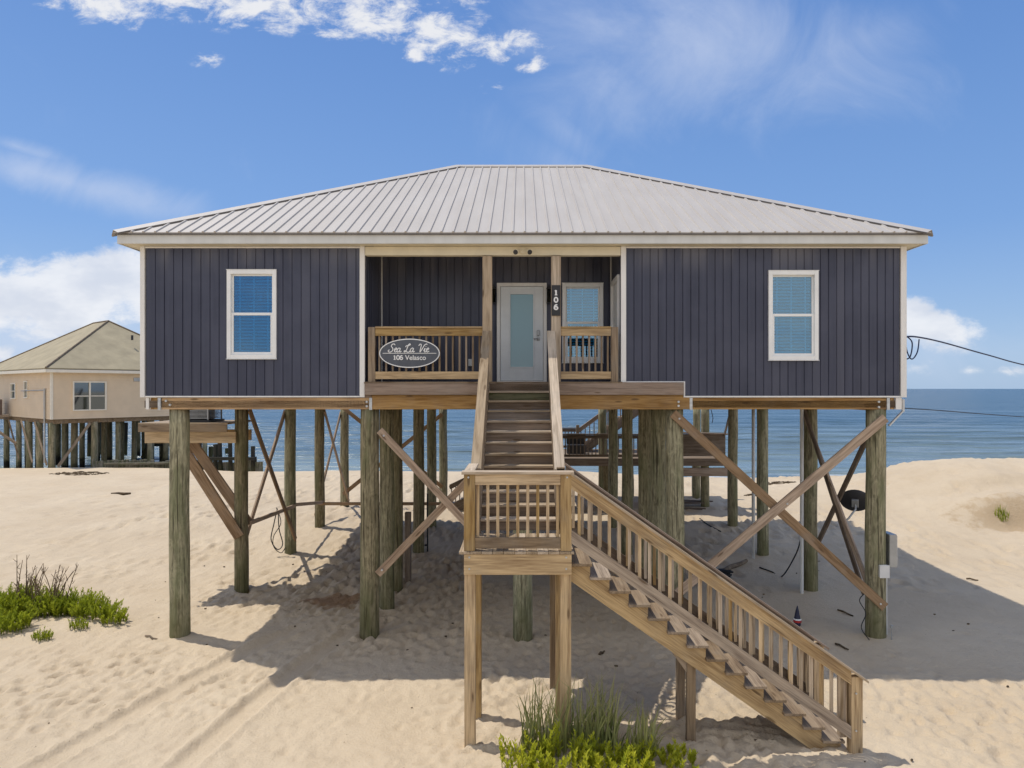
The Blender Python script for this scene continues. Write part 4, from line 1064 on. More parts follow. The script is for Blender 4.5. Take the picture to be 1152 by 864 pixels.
saw(Y0+.095, 'pine'); saw((Y0+Y1)/2, 'pine_grey'); saw(Y1-.07, 'pine_grey')
s2 = LR/LT
def lslope(y0, y1, off0, off1, mat, name, xa=LX1-.01, xb=None):
    xb = xb if xb is not None else LX1+3.60
    z = lambda x: LZ-(x-LX1)*s2
    P1(name, lambda m: m.prism([(xa, y0, z(xa)+off0), (xb, y0, z(xb)+off0), (xb, y0, z(xb)+off1), (xa, y0, z(xa)+off1)], (0, y1-y0, 0)), mat)
PXE = PX(957, 8.89)
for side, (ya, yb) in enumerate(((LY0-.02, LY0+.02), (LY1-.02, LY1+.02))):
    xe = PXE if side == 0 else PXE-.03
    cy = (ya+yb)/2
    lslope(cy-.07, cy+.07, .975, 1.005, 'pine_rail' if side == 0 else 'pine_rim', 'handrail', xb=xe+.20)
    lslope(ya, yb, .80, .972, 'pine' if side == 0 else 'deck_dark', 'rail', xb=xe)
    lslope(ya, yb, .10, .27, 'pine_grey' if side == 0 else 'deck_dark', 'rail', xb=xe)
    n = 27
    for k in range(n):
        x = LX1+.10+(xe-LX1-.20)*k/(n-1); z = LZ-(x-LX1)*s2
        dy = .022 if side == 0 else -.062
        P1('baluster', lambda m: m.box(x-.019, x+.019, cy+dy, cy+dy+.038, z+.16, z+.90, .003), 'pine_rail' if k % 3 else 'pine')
    z = LZ-(xe-LX1)*s2
    P1('newel_post', lambda m: m.box(xe, xe+.148, cy-.02, cy+.12, GZ(xe, cy)-.35, z+.90, .006), 'pine')
    P1('newel_post', lambda m: m.box(xe-.125, xe-.035, cy+.03, cy+.12, z+.1, z+.92, .006), 'pine_grey')
for (px, py) in ((528, 627), (528, 640), (637, 627), (637, 640), (963, 780), (963, 822), (527, 537), (638, 537)):
    q = PP(px, py, LY0-.02); P1('bolt', lambda m: m.tube([(q.x, LY0, q.z), (q.x, LY0-.032, q.z)], .013, 8), 'galvanised')
for (x, y) in ((2.16, LY0+.172), (2.18, LY1-.22)):
    P1('leg', lambda m: m.box(x, x+.115, y, y+.09, GZ(x, y)-.35, LZ-.42-(x-LX1)*s2+.02, .005), 'pine_grey')
P1('leg_brace', lambda m: m.beam((2.22, LY0+.27, .95), (2.22, LY1-.25, 1.35), .04, .09), 'pine_grey')
P1('leg_brace', lambda m: m.beam((1.95, LY0+.21, 1.36), (2.2, LY0+.21, 1.02), .04, .09), 'pine_grey')

# ------------------------------------------------------------------ rear deck and its stairs
DZ = 2.26; DX0, DX1, DY0, DY1 = 1.2, 7.15, 24.35, 28.2
rd = thing('rear_deck', 'dark wooden rear deck with railings and stairs standing behind the piles toward the sea', 'deck', loc=(4.2, 26, GZ(4.2, 26)))
def P2(name, fn, mat='deck_dark'): return one(fn, name, mat, rd)
def db(m):
    y = DY0
    while y < DY1: m.box(DX0, DX1, y, y+.138, DZ-.036, DZ); y += .143
P2('deck_boards', db, 'pine_grey')
P2('deck_rim', lambda m: m.box(DX0, DX1, DY0-.04, DY0-.002, DZ-.26, DZ-.01)); P2('deck_rim', lambda m: m.box(4.9, DX1+.1, DY0-.05, DY0+.1, DZ-.62, DZ-.33), 'pine_rim'); P2('deck_rim', lambda m: m.box(DX0, DX1, DY1, DY1+.04, DZ-.26, DZ-.01))
for (x, y) in ((1.35, 24.5), (3.0, 24.5), (1.35, 28.0), (4.4, 28.0), (7.0, 28.0)): pile(rd, x, y, DZ-.04, .13, name='post')
def rrail(p, q, n, h=.85, mat='deck_dark', skip=False):
    p, q = Vector(p), Vector(q); up = Vector((0, 0, 1))
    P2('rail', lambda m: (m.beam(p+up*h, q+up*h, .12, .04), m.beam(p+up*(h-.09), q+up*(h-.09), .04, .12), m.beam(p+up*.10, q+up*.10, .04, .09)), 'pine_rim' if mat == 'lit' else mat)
    for k in range(n):
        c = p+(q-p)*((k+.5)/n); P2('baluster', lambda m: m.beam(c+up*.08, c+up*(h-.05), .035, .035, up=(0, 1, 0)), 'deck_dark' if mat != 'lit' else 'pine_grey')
rrail((DX0, DY0, DZ), (5.2, DY0, DZ), 30); rrail((DX0, DY1-.05, DZ), (2.2, DY1-.05, DZ), 8)
P2('screen_panel', lambda m: m.box(5.25, DX1, DY0-.02, DY0+.02, DZ+.08, DZ+.86), 'deck_dark'); P2('screen_cap', lambda m: m.beam((5.15, DY0-.03, DZ+.92), (DX1+.05, DY0-.03, DZ+.86), .2, .05), 'pine_rim')
# flight rising to the right behind the deck
a, b = Vector((2.2, 26.8, DZ)), Vector((5.6, 26.8, 4.75)); d = b-a
for n in range(14):
    c = a+d*(n+.5)/14; P2('tread', lambda m: m.box(c.x-.16, c.x+.16, 26.8, 27.9, c.z-.02, c.z+.02), 'pine_grey')
P2('stringer', lambda m: m.beam(a+Vector((0, 0, -.1)), b+Vector((0, 0, -.1)), .05, .26)); P2('stringer', lambda m: m.beam(a+Vector((0, 1.1, -.1)), b+Vector((0, 1.1, -.1)), .05, .26))
rrail(a, b, 20, .9, 'lit'); P2('post', lambda m: m.box(2.1, 2.22, 26.74, 26.86, DZ, DZ+1.05), 'pine_grey')
# flight falling to the left down to the sand
a, b = Vector((DX0, 24.6, DZ)), Vector((-2.55, 24.6, .45)); d = b-a
for n in range(11):
    c = a+d*(n+.5)/11; P2('tread', lambda m: m.box(c.x-.18, c.x+.18, 24.5, 25.6, c.z-.02, c.z+.02), 'pine_grey')
P2('stringer', lambda m: m.beam(a+Vector((0, -.1, -.1)), b+Vector((0, -.1, -.1)), .05, .26)); P2('stringer', lambda m: m.beam(a+Vector((0, 1.0, -.1)), b+Vector((0, 1.0, -.1)), .05, .26))
rrail(a-Vector((0, .12, 0)), b-Vector((0, .12, 0)), 26, .85)
# crate-like bin at its right end
bb = thing('storage_box', 'small dark box at the right end of the rear deck', 'box', loc=(7.35, 24.4, DZ-.5)); one(lambda m: m.box(7.18, 7.42, 24.3, 24.55, DZ-.35, DZ-.05, .01), 'box_body', 'black_paint', bb); one(lambda m: m.box(7.16, 7.44, 24.28, 24.57, DZ-.049, DZ-.02, .006), 'box_lid', 'black_paint', bb)
wb = MB(); wb.box(DX0+.5, DX0+1.2, 26.0, 26.4, DZ+.002, DZ+.35, .02); wb.box(DX0+.5, DX0+1.2, 26.36, 26.42, DZ+.35, DZ+.75, .02)
o = tag(wb.build('deck_bench', 'black_paint'), 'low dark bench on the rear deck by the stairs', 'bench'); localise(o, (DX0+.85, 26.2, DZ))

# ------------------------------------------------------------------ neighbour's house
th = math.radians(51); u = Vector((math.cos(th), math.sin(th), 0)); v = Vector((-math.sin(th), math.cos(th), 0))
NC = Vector((PX(58, 38), 38, 0)); NW, NL = 9.0, 11.4; NZ0, NZ1 = PZ(472, 38), PZ(416.5, 38)
nh = thing('neighbour_house', 'tan beach house with brown hip roof on piles at the water edge', 'house', loc=tuple(NC+u*4.5+v*5.7))
def npt(a, b, z): return NC+u*a+v*b+Vector((0, 0, z))
def solve_u(px, off=0):    # distance along the u face that falls on pixel column px
    r = (px-VX)/F; return (NC.x-r*NC.y)/(r*u.y-u.x)
def solve_v(px):
    r = (px-VX)/F; return (NC.x-r*NC.y)/(r*v.y-v.x)
def lap(O, U, N, L, holes):
    m = MB(); z = NZ0; hh = .155
    segs = sorted(set([0, L]+[h[0] for h in holes]+[h[1] for h in holes]))
    while z < NZ1-.01:
        z2 = min(z+hh, NZ1)
        for a, b in zip(segs, segs[1:]):
            mid = (a+b)/2
            parts = [(z, z2)]
            for h in holes:
                if h[0] <= mid <= h[1]:
                    new = []
                    for p, q in parts:
                        if h[2] > p: new.append((p, min(q, h[2])))
                        if h[3] < q: new.append((max(p, h[3]), q))
                    parts = new
            for p, q in parts:
                if q-p < .002: continue
                d = lambda zz: .022*(1-(zz-z)/hh)
                V_ = [O+U*a+N*d(p)+Vector((0, 0, p)), O+U*b+N*d(p)+Vector((0, 0, p)), O+U*b+N*d(q)+Vector((0, 0, q)), O+U*a+N*d(q)+Vector((0, 0, q))]
                m.add(V_, [(0, 1, 2, 3)]); m.add([V_[0], V_[1], V_[1]-N*.022, V_[0]-N*.022], [(0, 1, 2, 3)])
        z = z2
    return m.build('wall', 'lap_siding', nh)
wu0, wu1 = solve_u(81.5), solve_u(119.5); yw = NC.y+u.y*(wu0+wu1)/2; wz0, wz1 = PZ(462, yw), PZ(429, yw)
lap(NC, u, -v, NW, [(wu0, wu1, wz0, wz1)])
lw = []
for a, b, c, d in ((13, 18.5, 449, 431), (28, 32, 448, 428.5)):
    s0, s1 = solve_v(b), solve_v(a); yy = NC.y+v.y*(s0+s1)/2; lw.append((s0, s1, PZ(c, yy), PZ(d, yy)))
lap(NC, v, -u, NL, lw); lap(NC+u*NW, v, u, NL, []); lap(NC+v*NL, u, v, NW, [])
one(lambda m: m.obox(npt(NW/2, NL/2, (NZ0+NZ1)/2), (u, v, (0, 0, 1)), (NW/2-.15, NL/2-.15, (NZ1-NZ0)/2), 0), 'interior', 'room_dark', nh)
one(lambda m: m.obox(npt(NW/2, NL/2, NZ0-.13), (u, v, (0, 0, 1)), (NW/2-.1, NL/2-.1, .12), .01), 'floor_frame', 'pine_grey', nh)
one(lambda m: (m.obox(npt(0, 0, (NZ0+NZ1)/2), (u, v, (0, 0, 1)), (.06, .06, (NZ1-NZ0)/2), .005), m.obox(npt(NW, 0, (NZ0+NZ1)/2), (u, v, (0, 0, 1)), (.06, .06, (NZ1-NZ0)/2), .005)), 'corner_trim', 'lap_trim', nh)
def nwin(O, U, N, s0, s1, z0, z1, cols):
    up = Vector((0, 0, 1)); t = .07
    C = lambda s, d, z: O+U*s+N*d+up*z
    m = MB(); w = s1-s0
    for s in (s0+t/2, s1-t/2)+((s0+w/2,) if cols == 2 else ()): m.obox(C(s, .03, (z0+z1)/2), (U, N, up), (t/2, .05, (z1-z0)/2), .004)
    for z in (z0+t/2, z1-t/2): m.obox(C((s0+s1)/2, .03, z), (U, N, up), (w/2-t, .045, t/2), .004)
    m.obox(C((s0+s1)/2, .02, (z0+z1)/2), (U, N, up), (w/2-t, .03, t*.35), .004)
    wdw = m.build('window', 'lap_trim', nh)
    one(lambda m: m.obox(C((s0+s1)/2, -.02, (z0+z1)/2), (U, N, up), (w/2-.02, .004, (z1-z0)/2-.02), 0), 'pane', 'pane_dark', wdw)
nwin(NC, u, -v, wu0, wu1, wz0, wz1, 2)
for h in lw: nwin(NC, v, -u, *h, 1)
ve0, ve1 = solve_u(150), solve_u(158); yv = NC.y+u.y*ve0
one(lambda m: m.obox(NC+u*(ve0+ve1)/2-v*.04+Vector((0, 0, PZ(427, yv))), (u, v, (0, 0, 1)), ((ve1-ve0)/2, .02, .11), .005), 'vent', 'metal_grey', nh)
ov = .38
E = [npt(-ov, -ov, NZ1+.02), npt(NW+ov, -ov, NZ1+.02), npt(NW+ov, NL+ov, NZ1+.02), npt(-ov, NL+ov, NZ1+.02)]
rzn = PZ(363, NC.y+4.5*(u.y+v.y)); K0, K1 = npt(4.5, 4.5, rzn), npt(4.5, NL-4.5, rzn)
for pts in ((E[0], E[1], K0), (E[1], E[2], K1, K0), (E[2], E[3], K1), (E[3], E[0], K0, K1)):
    m = MB(); m.prism([p+Vector((0, 0, .10)) for p in pts], (0, 0, -.05)); m.build('roof_slope', 'shingle', nh)
one(lambda m: (m.tube([E[0]+Vector((0, 0, .11)), K0+Vector((0, 0, .11))], .06, 6), m.tube([E[1]+Vector((0, 0, .11)), K0+Vector((0, 0, .11))], .06, 6), m.tube([K0+Vector((0, 0, .11)), K1+Vector((0, 0, .11))], .06, 6), m.tube([E[3]+Vector((0, 0, .11)), K1+Vector((0, 0, .11))], .06, 6)), 'ridge_cap', 'driftwood_mat', nh)
def nf(m):
    for a, b in zip(E, E[1:]+E[:1]): m.beam(a+Vector((0, 0, -.06)), b+Vector((0, 0, -.06)), .03, .17)
one(nf, 'fascia', 'lap_trim', nh)
m = MB(); m.prism([p-Vector((0, 0, .12)) for p in E], (0, 0, -.02)); m.build('soffit', 'lap_trim', nh)
fr = npt(3.1, 2.4, 0); q = NC+u*4.9+v*1.9; q.z = NZ1+2.0; one(lambda m: m.tube([q, q+Vector((0, 0, .3))], .07, 8), 'roof_vent', 'black_paint', nh)
for i in range(6):
    for j in range(6):
        p = npt(.3+i*(NW-.6)/5, .3+j*(NL-.6)/5, 0); pile(nh, p.x+random.uniform(-.2, .2), p.y+random.uniform(-.2, .2), NZ0-.2, random.uniform(.14, .19), 'pile_far', z0=-2.3, n=12, lean=random.uniform(-.03, .03))
for k in range(3):
    p = npt(.1, 1.5+2.6*k, 0); one(lambda m: m.beam(npt(-.05, .6+2.4*k, .5), npt(-.05, 2.6+2.4*k, NZ0-.2), .05, .16), 'cross_brace', 'pine_grey', nh)
one(lambda m: m.beam(npt(.3, -.02, .4), npt(1.9, -.02, NZ0-.25), .05, .15), 'cross_brace', 'pine_grey', nh)
# conduit and service mast at its corner
s = solve_v(52); one(lambda m: (m.tube([NC+v*s-u*.08+Vector((0, 0, .6)), NC+v*s-u*.08+Vector((0, 0, PZ(437, 38.5)))], .05, 8), m.tube([NC+v*s-u*.08+Vector((0, 0, PZ(439, 38.5))), NC+v*(s+3.6)-u*.2+Vector((0, 0, PZ(440, 38.5)))], .025, 6)), 'conduit', 'metal_grey', nh)
# AC on a platform at the side
s = solve_v(8); q = NC+v*s-u*.9
one(lambda m: m.obox(q+Vector((0, 0, PZ(468, 42))), (u, v, (0, 0, 1)), (.75, 1.0, .07), .01), 'platform', 'pine_grey', nh)
one(lambda m: m.beam(q-u*.6+Vector((0, 0, PZ(469, 42))), NC+v*(s-2.0)-u*.05+Vector((0, 0, PZ(500, 41))), .05, .16), 'knee_brace', 'pine_grey', nh)
t = thing('air_conditioner', 'brown air conditioner box on the side platform of the tan neighbouring house', 'air conditioner', loc=tuple(q+Vector((0, 0, PZ(467, 42)))))
one(lambda m: m.obox(q+Vector((0, 0, PZ(467, 42)+.5)), (u, v, (0, 0, 1)), (.5, .62, .46), .02), 'casing', 'brown_box', t)
def acg(m):
    for k in range(8): m.obox(q-u*.505+Vector((0, 0, PZ(467, 42)+.16+k*.09)), (u, v, (0, 0, 1)), (.008, .55, .012), 0); m.obox(q-v*.625+Vector((0, 0, PZ(467, 42)+.16+k*.09)), (u, v, (0, 0, 1)), (.45, .008, .012), 0)
one(acg, 'grille', 'deck_dark', t)

# bulkhead (old sea wall) and jetty stumps
bh = thing('bulkhead', 'low weathered plank bulkhead along the water edge between the houses', 'sea wall', loc=(-18, 37, 0))
a, b = Vector((PX(100, 37.6), 37.9, 0)), Vector((PX(292, 36.6), 37.1, 0)); n = 46
def planks(m):
    for k in range(n):
        c = a+(b-a)*((k+.5)/n); zt = PZ(518.5, 37.3)+random.uniform(-.10, .06)
        m.box(c.x-.10, c.x+.09, c.y-.03, c.y+.03, -1.2, zt, .01)
one(planks, 'sheet_planks', 'bulkhead_wood', bh)
one(lambda m: m.beam(Vector((PX(232, 36.9), 36.95, PZ(516, 36.9))), Vector((PX(287, 36.9), 36.85, PZ(516, 36.9))), .2, .16), 'cap_beam', 'pile_black', bh)
one(lambda m: m.beam(Vector((PX(118, 37.5), 37.5, PZ(522, 37.5))), Vector((PX(232, 37.5), 37.25, PZ(520, 37.5))), .22, .10), 'cap_beam', 'bulkhead_wood', bh)
for px, top in ((240, 500), (247, 492), (258, 497), (275, 500), (283, 502), (307, 503), (296, 499), (222, 497), (286, 514)):
    if px > 292: continue
    one(lambda m: m.tube([(PX(px, 37), 37.2, -1.2), (PX(px, 37)+random.uniform(-.1, .1), 37.2, PZ(top, 37.2))], .11, 9), 'stump', 'pile_black', bh)
jt = thing('old_jetty', 'black derelict jetty piles standing in the water behind the left piles', 'jetty', loc=(-22, 50, SEA))
for k, (px, y) in enumerate(((165, 46), (171, 50), (183, 48), (207, 50), (214, 47), (226, 52), (236, 49), (243, 54), (100, 52), (112, 55), (140, 53), (155, 56), (255, 57))):
    top = 470 if px < 200 else 497
    one(lambda m: m.tube([(PX(px, y), y, -2.5), (PX(px, y)+random.uniform(-.15, .15), y, PZ(top+random.uniform(-4, 8), y))], .15, 9), 'piling', 'pile_black', jt)
one(lambda m: m.beam((PX(165, 48), 48, PZ(500, 48)), (PX(226, 50), 50, PZ(500, 50)), .12, .25), 'cross_beam', 'pile_black', jt)
one(lambda m: m.beam((PX(160, 47), 47, PZ(515, 47)), (PX(172, 47), 47, PZ(490, 47)), .1, .2), 'cross_beam', 'pile_black', jt)

# ------------------------------------------------------------------ debris
def blobby(name, cx, cy, rx, ry, h, label, cat, mat, n=40, group=None):
    m = MB(); R = random.Random(hash(label) & 255)
    for k in range(n):
        a = R.uniform(0, 6.28); r = math.sqrt(R.random()); x = cx+math.cos(a)*r*rx; y = cy+math.sin(a)*r*ry; z = GZ(x, y)
        an = R.uniform(-.6, .6); L = R.uniform(.05, .22)
        m.tube([(x-math.cos(an)*L, y-math.sin(an)*L*.6, z+R.uniform(0, h*.4)), (x, y, z+R.uniform(h*.3, h)), (x+math.cos(an)*L, y+math.sin(an)*L*.6, z+R.uniform(0, h*.4))], R.uniform(.008, .025), 5)
    o = m.build(name, mat); tag(o, label, cat, group); localise(o, (cx, cy, GZ(cx, cy))); return o
blobby('seaweed_patch', PX(88, 34.5), 34.6, 1.3, .7, .05, 'dark brown seaweed patch on the sand before the tan house', 'seaweed', 'weed_mat', 90)
blobby('seaweed_patch', PX(872, 31), 31.0, .9, .4, .05, 'dark seaweed scrap on the bright sand behind the right piles', 'seaweed', 'weed_mat', 45)
blobby('seaweed_patch', PX(836, 29.5), 28.0, .4, .25, .04, 'small seaweed scrap on sand beside the tall grey drain pipe', 'seaweed', 'weed_mat', 20)
def logob(name, p, q, r, label, cat, mat='driftwood_mat'):
    m = MB(); p, q = Vector(p), Vector(q); m.tube([p, p+(q-p)*.35+Vector((0, .02, .01)), p+(q-p)*.7+Vector((0, -.02, .0)), q], [r, r*1.1, r*.9, r*.7], 9, wob=.15)
    o = m.build(name, mat); tag(o, label, cat); localise(o, p)
logob('driftwood_log', gp(PX(818, 17.4), 17.7, .05), gp(PX(850, 17.9), 18.6, .06), .06, 'short brown log lying on shaded sand behind the stair rail', 'log')
logob('driftwood_log', gp(PX(125, 28), 28.0, .04), gp(PX(144, 28), 28.2, .05), .06, 'dark reddish driftwood log alone on the open sand at left', 'log', 'weed_mat')
m = MB(); q = gp(PX(812, 17.3), 17.4, 0)
for k in range(7): m.obox((q[0]+random.uniform(-.25, .15), q[1]+random.uniform(-.2, .3), q[2]+.05+k*.012), ((random.uniform(.5, 1), random.uniform(-.6, .6), .1), (-.4, .8, .1), (0, .1, 1)), (random.uniform(.15, .3), .07, .02), .004)
o = tag(m.build('scrap_pile', 'black_paint'), 'heap of black scrap by the brown log under the house', 'scrap'); localise(o, q)
m = MB()
for k in range(9):
    x = PX(760, 25)+random.uniform(-.5, .9); y = 25.6+random.uniform(-.8, 1.2); a = random.uniform(-.5, .1); m.beam((x-math.cos(a)*.7, y-math.sin(a)*.7, GZ(x, y)+.03+.02*k), (x+math.cos(a)*.7, y+math.sin(a)*.7, GZ(x, y)+.04+.02*k), .14, .03)
o = tag(m.build('board_pile', 'deck_dark'), 'loose dark boards piled on the sand under the rear deck', 'boards'); localise(o, (PX(760, 25), 25.6, GZ(5.5, 25.6)))
logob('stick', gp(PX(165, 13.2), 13.15, .015), gp(PX(183, 13.2), 13.0, .02), .016, 'thin pale stick on the sand touching the left front pile', 'stick')
logob('stick', gp(PX(945, 14.6), 14.7, .015), gp(PX(952, 14.6), 14.3, .02), .018, 'small dark stick on shaded sand left of the right front pile', 'stick', 'weed_mat')
logob('stick', gp(PX(944, 12.6), 12.75, .015), gp(PX(950, 12.6), 12.45, .02), .018, 'small dark stick on shaded sand just behind the stair foot', 'stick', 'weed_mat')
logob('stick', gp(PX(1090, 17), 17.1, .015), gp(PX(1099, 17), 16.95, .02), .018, 'tiny dark twig at the sunlit edge of the shadow on right', 'stick', 'weed_mat')
logob('stick', gp(PX(674, 12.2), 12.2, .02), gp(PX(681, 12.2), 12.35, .03), .022, 'small dark twig on the shaded sand under the lower stair flight', 'stick', 'weed_mat')
peb = MB(); R = random.Random(3)
for k in range(60):
    x = R.uniform(-9, 9); y = R.uniform(8.4, 20); s = R.uniform(.006, .018); z = GZ(x, y)
    peb.obox((x, y, z+s*.5), ((1, R.random(), 0), (-R.random(), 1, 0), (0, 0, 1)), (s*1.5, s, s*.8), s*.4)
o = peb.build('shell_bits', 'weed_mat'); o['label'] = 'tiny dark shell and wood bits scattered over the sand'; o['category'] = 'beach litter'; o['kind'] = 'stuff'

# ------------------------------------------------------------------ plants
def succulent(mb, cx, cy, rx, ry, n, hgt, R, dens=16, ls=.05):
    for k in range(n):
        a = R.uniform(0, 6.283); r = R.random()**.6; x = cx+math.cos(a)*r*rx; y = cy+math.sin(a)*r*ry
        z = GZ(x, y)-.01; H = hgt*(1-.45*r)*R.uniform(.55, 1.15); lean = Vector((math.cos(a)*r*.35+R.uniform(-.25, .25), math.sin(a)*r*.35+R.uniform(-.25, .25), 0))*H
        rn = R.random(); b = Vector((x, y, z)); tipp = b+lean+Vector((0, 0, H))
        mb.tube([b, b+lean*.35+Vector((0, 0, H*.5)), tipp], [.005, .004, .002], 4, cap=False, rnd=rn*.3)
        for j in range(dens):
            t = .18+.82*(j+R.random())/dens; c = b+lean*t*t+Vector((0, 0, H*t)); an = R.uniform(0, 6.283)
            d = Vector((math.cos(an)*.6, math.sin(an)*.6, R.uniform(.5, 1.2))).normalized(); L = ls*R.uniform(.6, 1.3)*(1.1-.35*t); sd = d.cross(Vector((0, 0, 1))).normalized()*L*.17
            nn = sd.cross(d).normalized()*L*.08
            mb.add([c, c+d*L*.5+sd+nn, c+d*L, c+d*L*.5-sd+nn], [(0, 1, 2), (0, 2, 3)], None, min(1, max(0, rn*.55+t*.25+R.random()*.35)))
def blades(mb, cx, cy, rx, ry, n, h0, h1, R, w=.009, bend=.35, rn0=0):
    for k in range(n):
        a = R.uniform(0, 6.283); r = math.sqrt(R.random()); x = cx+math.cos(a)*r*rx; y = cy+math.sin(a)*r*ry
        H = h0+(h1-h0)*R.random()**1.6; dr = R.gauss(.5, 1.1); dd = Vector((math.sin(dr), math.cos(dr)*R.choice((-1, 1)), 0)); bd = R.uniform(.05, 1)*bend*H
        b = Vector((x, y, GZ(x, y)-.02)); sd = Vector((math.cos(dr), R.uniform(-.5, .5), 0)).normalized(); ww = w*R.uniform(.5, 1.2)
        pts = [b+dd*bd*t**2.2+Vector((0, 0, H*(t-.12*t**4*(bd/H)*3))) for t in (0, .25, .5, .75, 1)]
        vs = []; tp = []
        for p, t in zip(pts, (0, .25, .5, .75, 1)):
            q = ww*(1-t**2*.95); vs += [p-sd*q, p+sd*q]; tp += [t**3]*2
        rn = rn0+(1-rn0)*R.random()
        mb.add(vs, [(2*i, 2*i+1, 2*i+3, 2*i+2) for i in range(4)], None, rn, tp)
R = random.Random(21)
m = MB()
for (px, py, rx, ry, n, h) in ((8, 686, .60, .50, 210, .50), (36, 682, .60, .42, 200, .50), (62, 686, .5, .38, 130, .42), (84, 682, .5, .4, 130, .42), (108, 688, .45, .3, 100, .36), (128, 694, .34, .22, 50, .30), (-20, 690, .6, .5, 150, .5), (8, 704, .5, .28, 130, .34)):
    Y = CH*F/(py-HY+8); succulent(m, PX(px, Y), Y-.1, rx, ry, int(n*.8), h*1.35, R, 26, .085)
o = m.build('beach_shrubs', 'leaf_green'); o['kind'] = 'stuff'; o['label'] = 'low bright green succulent shrubs matted together on the sand at left'; o['category'] = 'shrubs'
for (px, py, lab) in ((47, 722, 'smallest separate green tuft in front of the left shrubs'), (88, 712, 'rounded green tuft at the front right of the left shrubs')):
    Y = CH*F/(py-HY); m = MB(); succulent(m, PX(px, Y), Y, .17, .12, 34, .22, R); o = m.build('shrub_tuft', 'leaf_green'); tag(o, lab, 'plant', 'loose tufts before the left shrubs'); localise(o, (PX(px, Y), Y, GZ(PX(px, Y), Y)))
for (px, lab, n, hh) in ((18, 'tall bare brown stalks rising at the left end of the green shrubs', 9, 1.15), (44, 'bare brown stalks rising from the middle of the green shrubs', 6, .95), (62, 'branched bare brown stalks at the right end of the green shrubs', 9, 1.0)):
    Y = 14.2; m = MB(); x0 = PX(px, Y)
    for k in range(n):
        b = Vector((x0+R.uniform(-.15, .15), Y+R.uniform(-.1, .1), GZ(x0, Y))); ln = Vector((R.uniform(-.15, .35), R.uniform(-.2, .2), 0)); H = hh*R.uniform(.6, 1.1)
        pts = [b, b+ln*.3+Vector((0, 0, H*.4)), b+ln*.8+Vector((0, 0, H*.75)), b+ln*1.3+Vector((0, 0, H))]
        m.tube(pts, [.012, .010, .008, .005], 5)
        for j in range(7):
            t = R.uniform(.35, .95); c = b+ln*t*1.2+Vector((0, 0, H*t)); m.tube([c, c+Vector((R.uniform(-.08, .1), R.uniform(-.05, .05), R.uniform(.04, .14)))], [.006, .004], 4)
    o = m.build('dry_stalks', 'leaf_dry'); tag(o, lab, 'plant', 'bare stalks among the left shrubs'); localise(o, (x0, Y, GZ(x0, Y)))
# foreground
m = MB()
for (px, n, rx, h, dy) in ((588, 60, .28, .30, 0), (630, 90, .35, .34, -.1), (682, 90, .35, .30, -.1), (728, 70, .3, .28, -.05), (764, 60, .25, .24, -.02), (690, 80, .6, .26, -.35), (610, 60, .4, .24, -.35)):
    Y = 8.42+dy; succulent(m, PX(px, Y), Y, rx, .28, int(n*.30), h*R.uniform(.9, 1.9), R, 30, .085)
o = m.build('foreground_shrubs', 'leaf_bright'); o['kind'] = 'stuff'; o['label'] = 'bright yellow green succulent shrubs at the bottom edge before the landing'; o['category'] = 'shrubs'
for (px, Y, rx, n, h0, h1, bend, lab) in ((612, 8.72, .30, 120, .25, .95, .55, 'tallest dark green grass clump against the right landing leg'),
                                     (668, 8.75, .36, 190, .25, .92, .55, 'broad dense grey green grass clump in the middle of the foreground'),
                                     (722, 8.68, .20, 90, .2, .62, .8, 'pale drooping straw coloured grass clump right of the dense clump')):
    m = MB(); blades(m, PX(px, Y), Y, rx, .16, int(n*1.3), h0, h1*1.22, R, w=.011, bend=bend, rn0=.5 if 'pale' in lab else 0)
    o = m.build('beach_grass', 'leaf_oat'); tag(o, lab, 'grass clump', 'tall grass clumps in the foreground'); localise(o, (PX(px, Y), Y, GZ(PX(px, Y), Y)))
m = MB(); blades(m, PX(590, 8.6), 8.6, .2, .14, 40, .15, .5, R, bend=.6); o = m.build('beach_grass', 'leaf_oat'); tag(o, 'short sparse grass clump at the left edge of the foreground plants', 'grass clump', 'tall grass clumps in the foreground'); localise(o, (PX(590, 8.6), 8.6, GZ(0, 8.6)))
m = MB(); xg, yg = PX(1127, 22.0), 22.0; blades(m, xg, yg, .22, .15, 70, .1, .32, R, w=.012); o = m.build('dune_grass', 'leaf_green'); tag(o, 'small green grass tuft on the slope of the right dune', 'grass clump'); localise(o, (xg, yg, GZ(xg, yg)))

for o in THINGS: settle(o)

# ------------------------------------------------------------------ light, sky, camera
sd = Vector((-.448, .193, 1.0)).normalized()          # towards the sun
elev = math.asin(sd.z); az = math.atan2(sd.x, sd.y)
sun = bpy.data.lights.new('sun', 'SUN'); sun.energy = 2.9; sun.angle = math.radians(.55); sun.color = (1.0, .94, .845)
so = bpy.data.objects.new('sun', sun); COL.objects.link(so); so.rotation_euler = sd.to_track_quat('Z', 'Y').to_euler(); so.location = (-20, 10, 40)
w = bpy.data.worlds.new('World'); S.world = w; w.use_nodes = True; nt = w.node_tree
for n in list(nt.nodes): nt.nodes.remove(n)
g = G(nt); out = g.n('ShaderNodeOutputWorld'); bg = g.n('ShaderNodeBackground'); g.l(bg.outputs[0], out.inputs[0])
sky = g.n('ShaderNodeTexSky', sky_type='NISHITA'); sky.sun_disc = False; sky.sun_elevation = elev; sky.sun_rotation = az
sky.air_density = 1.0; sky.dust_density = .6; sky.ozone_density = 2.2; sky.altitude = 0
bg.inputs['Strength'].default_value = .15
dirv = g.n('ShaderNodeTexCoord').outputs['Generated']
sp = g.n('ShaderNodeSeparateXYZ'); g.l(dirv, sp.inputs[0])
yy = g.m('MAXIMUM', sp.outputs[1], .02)
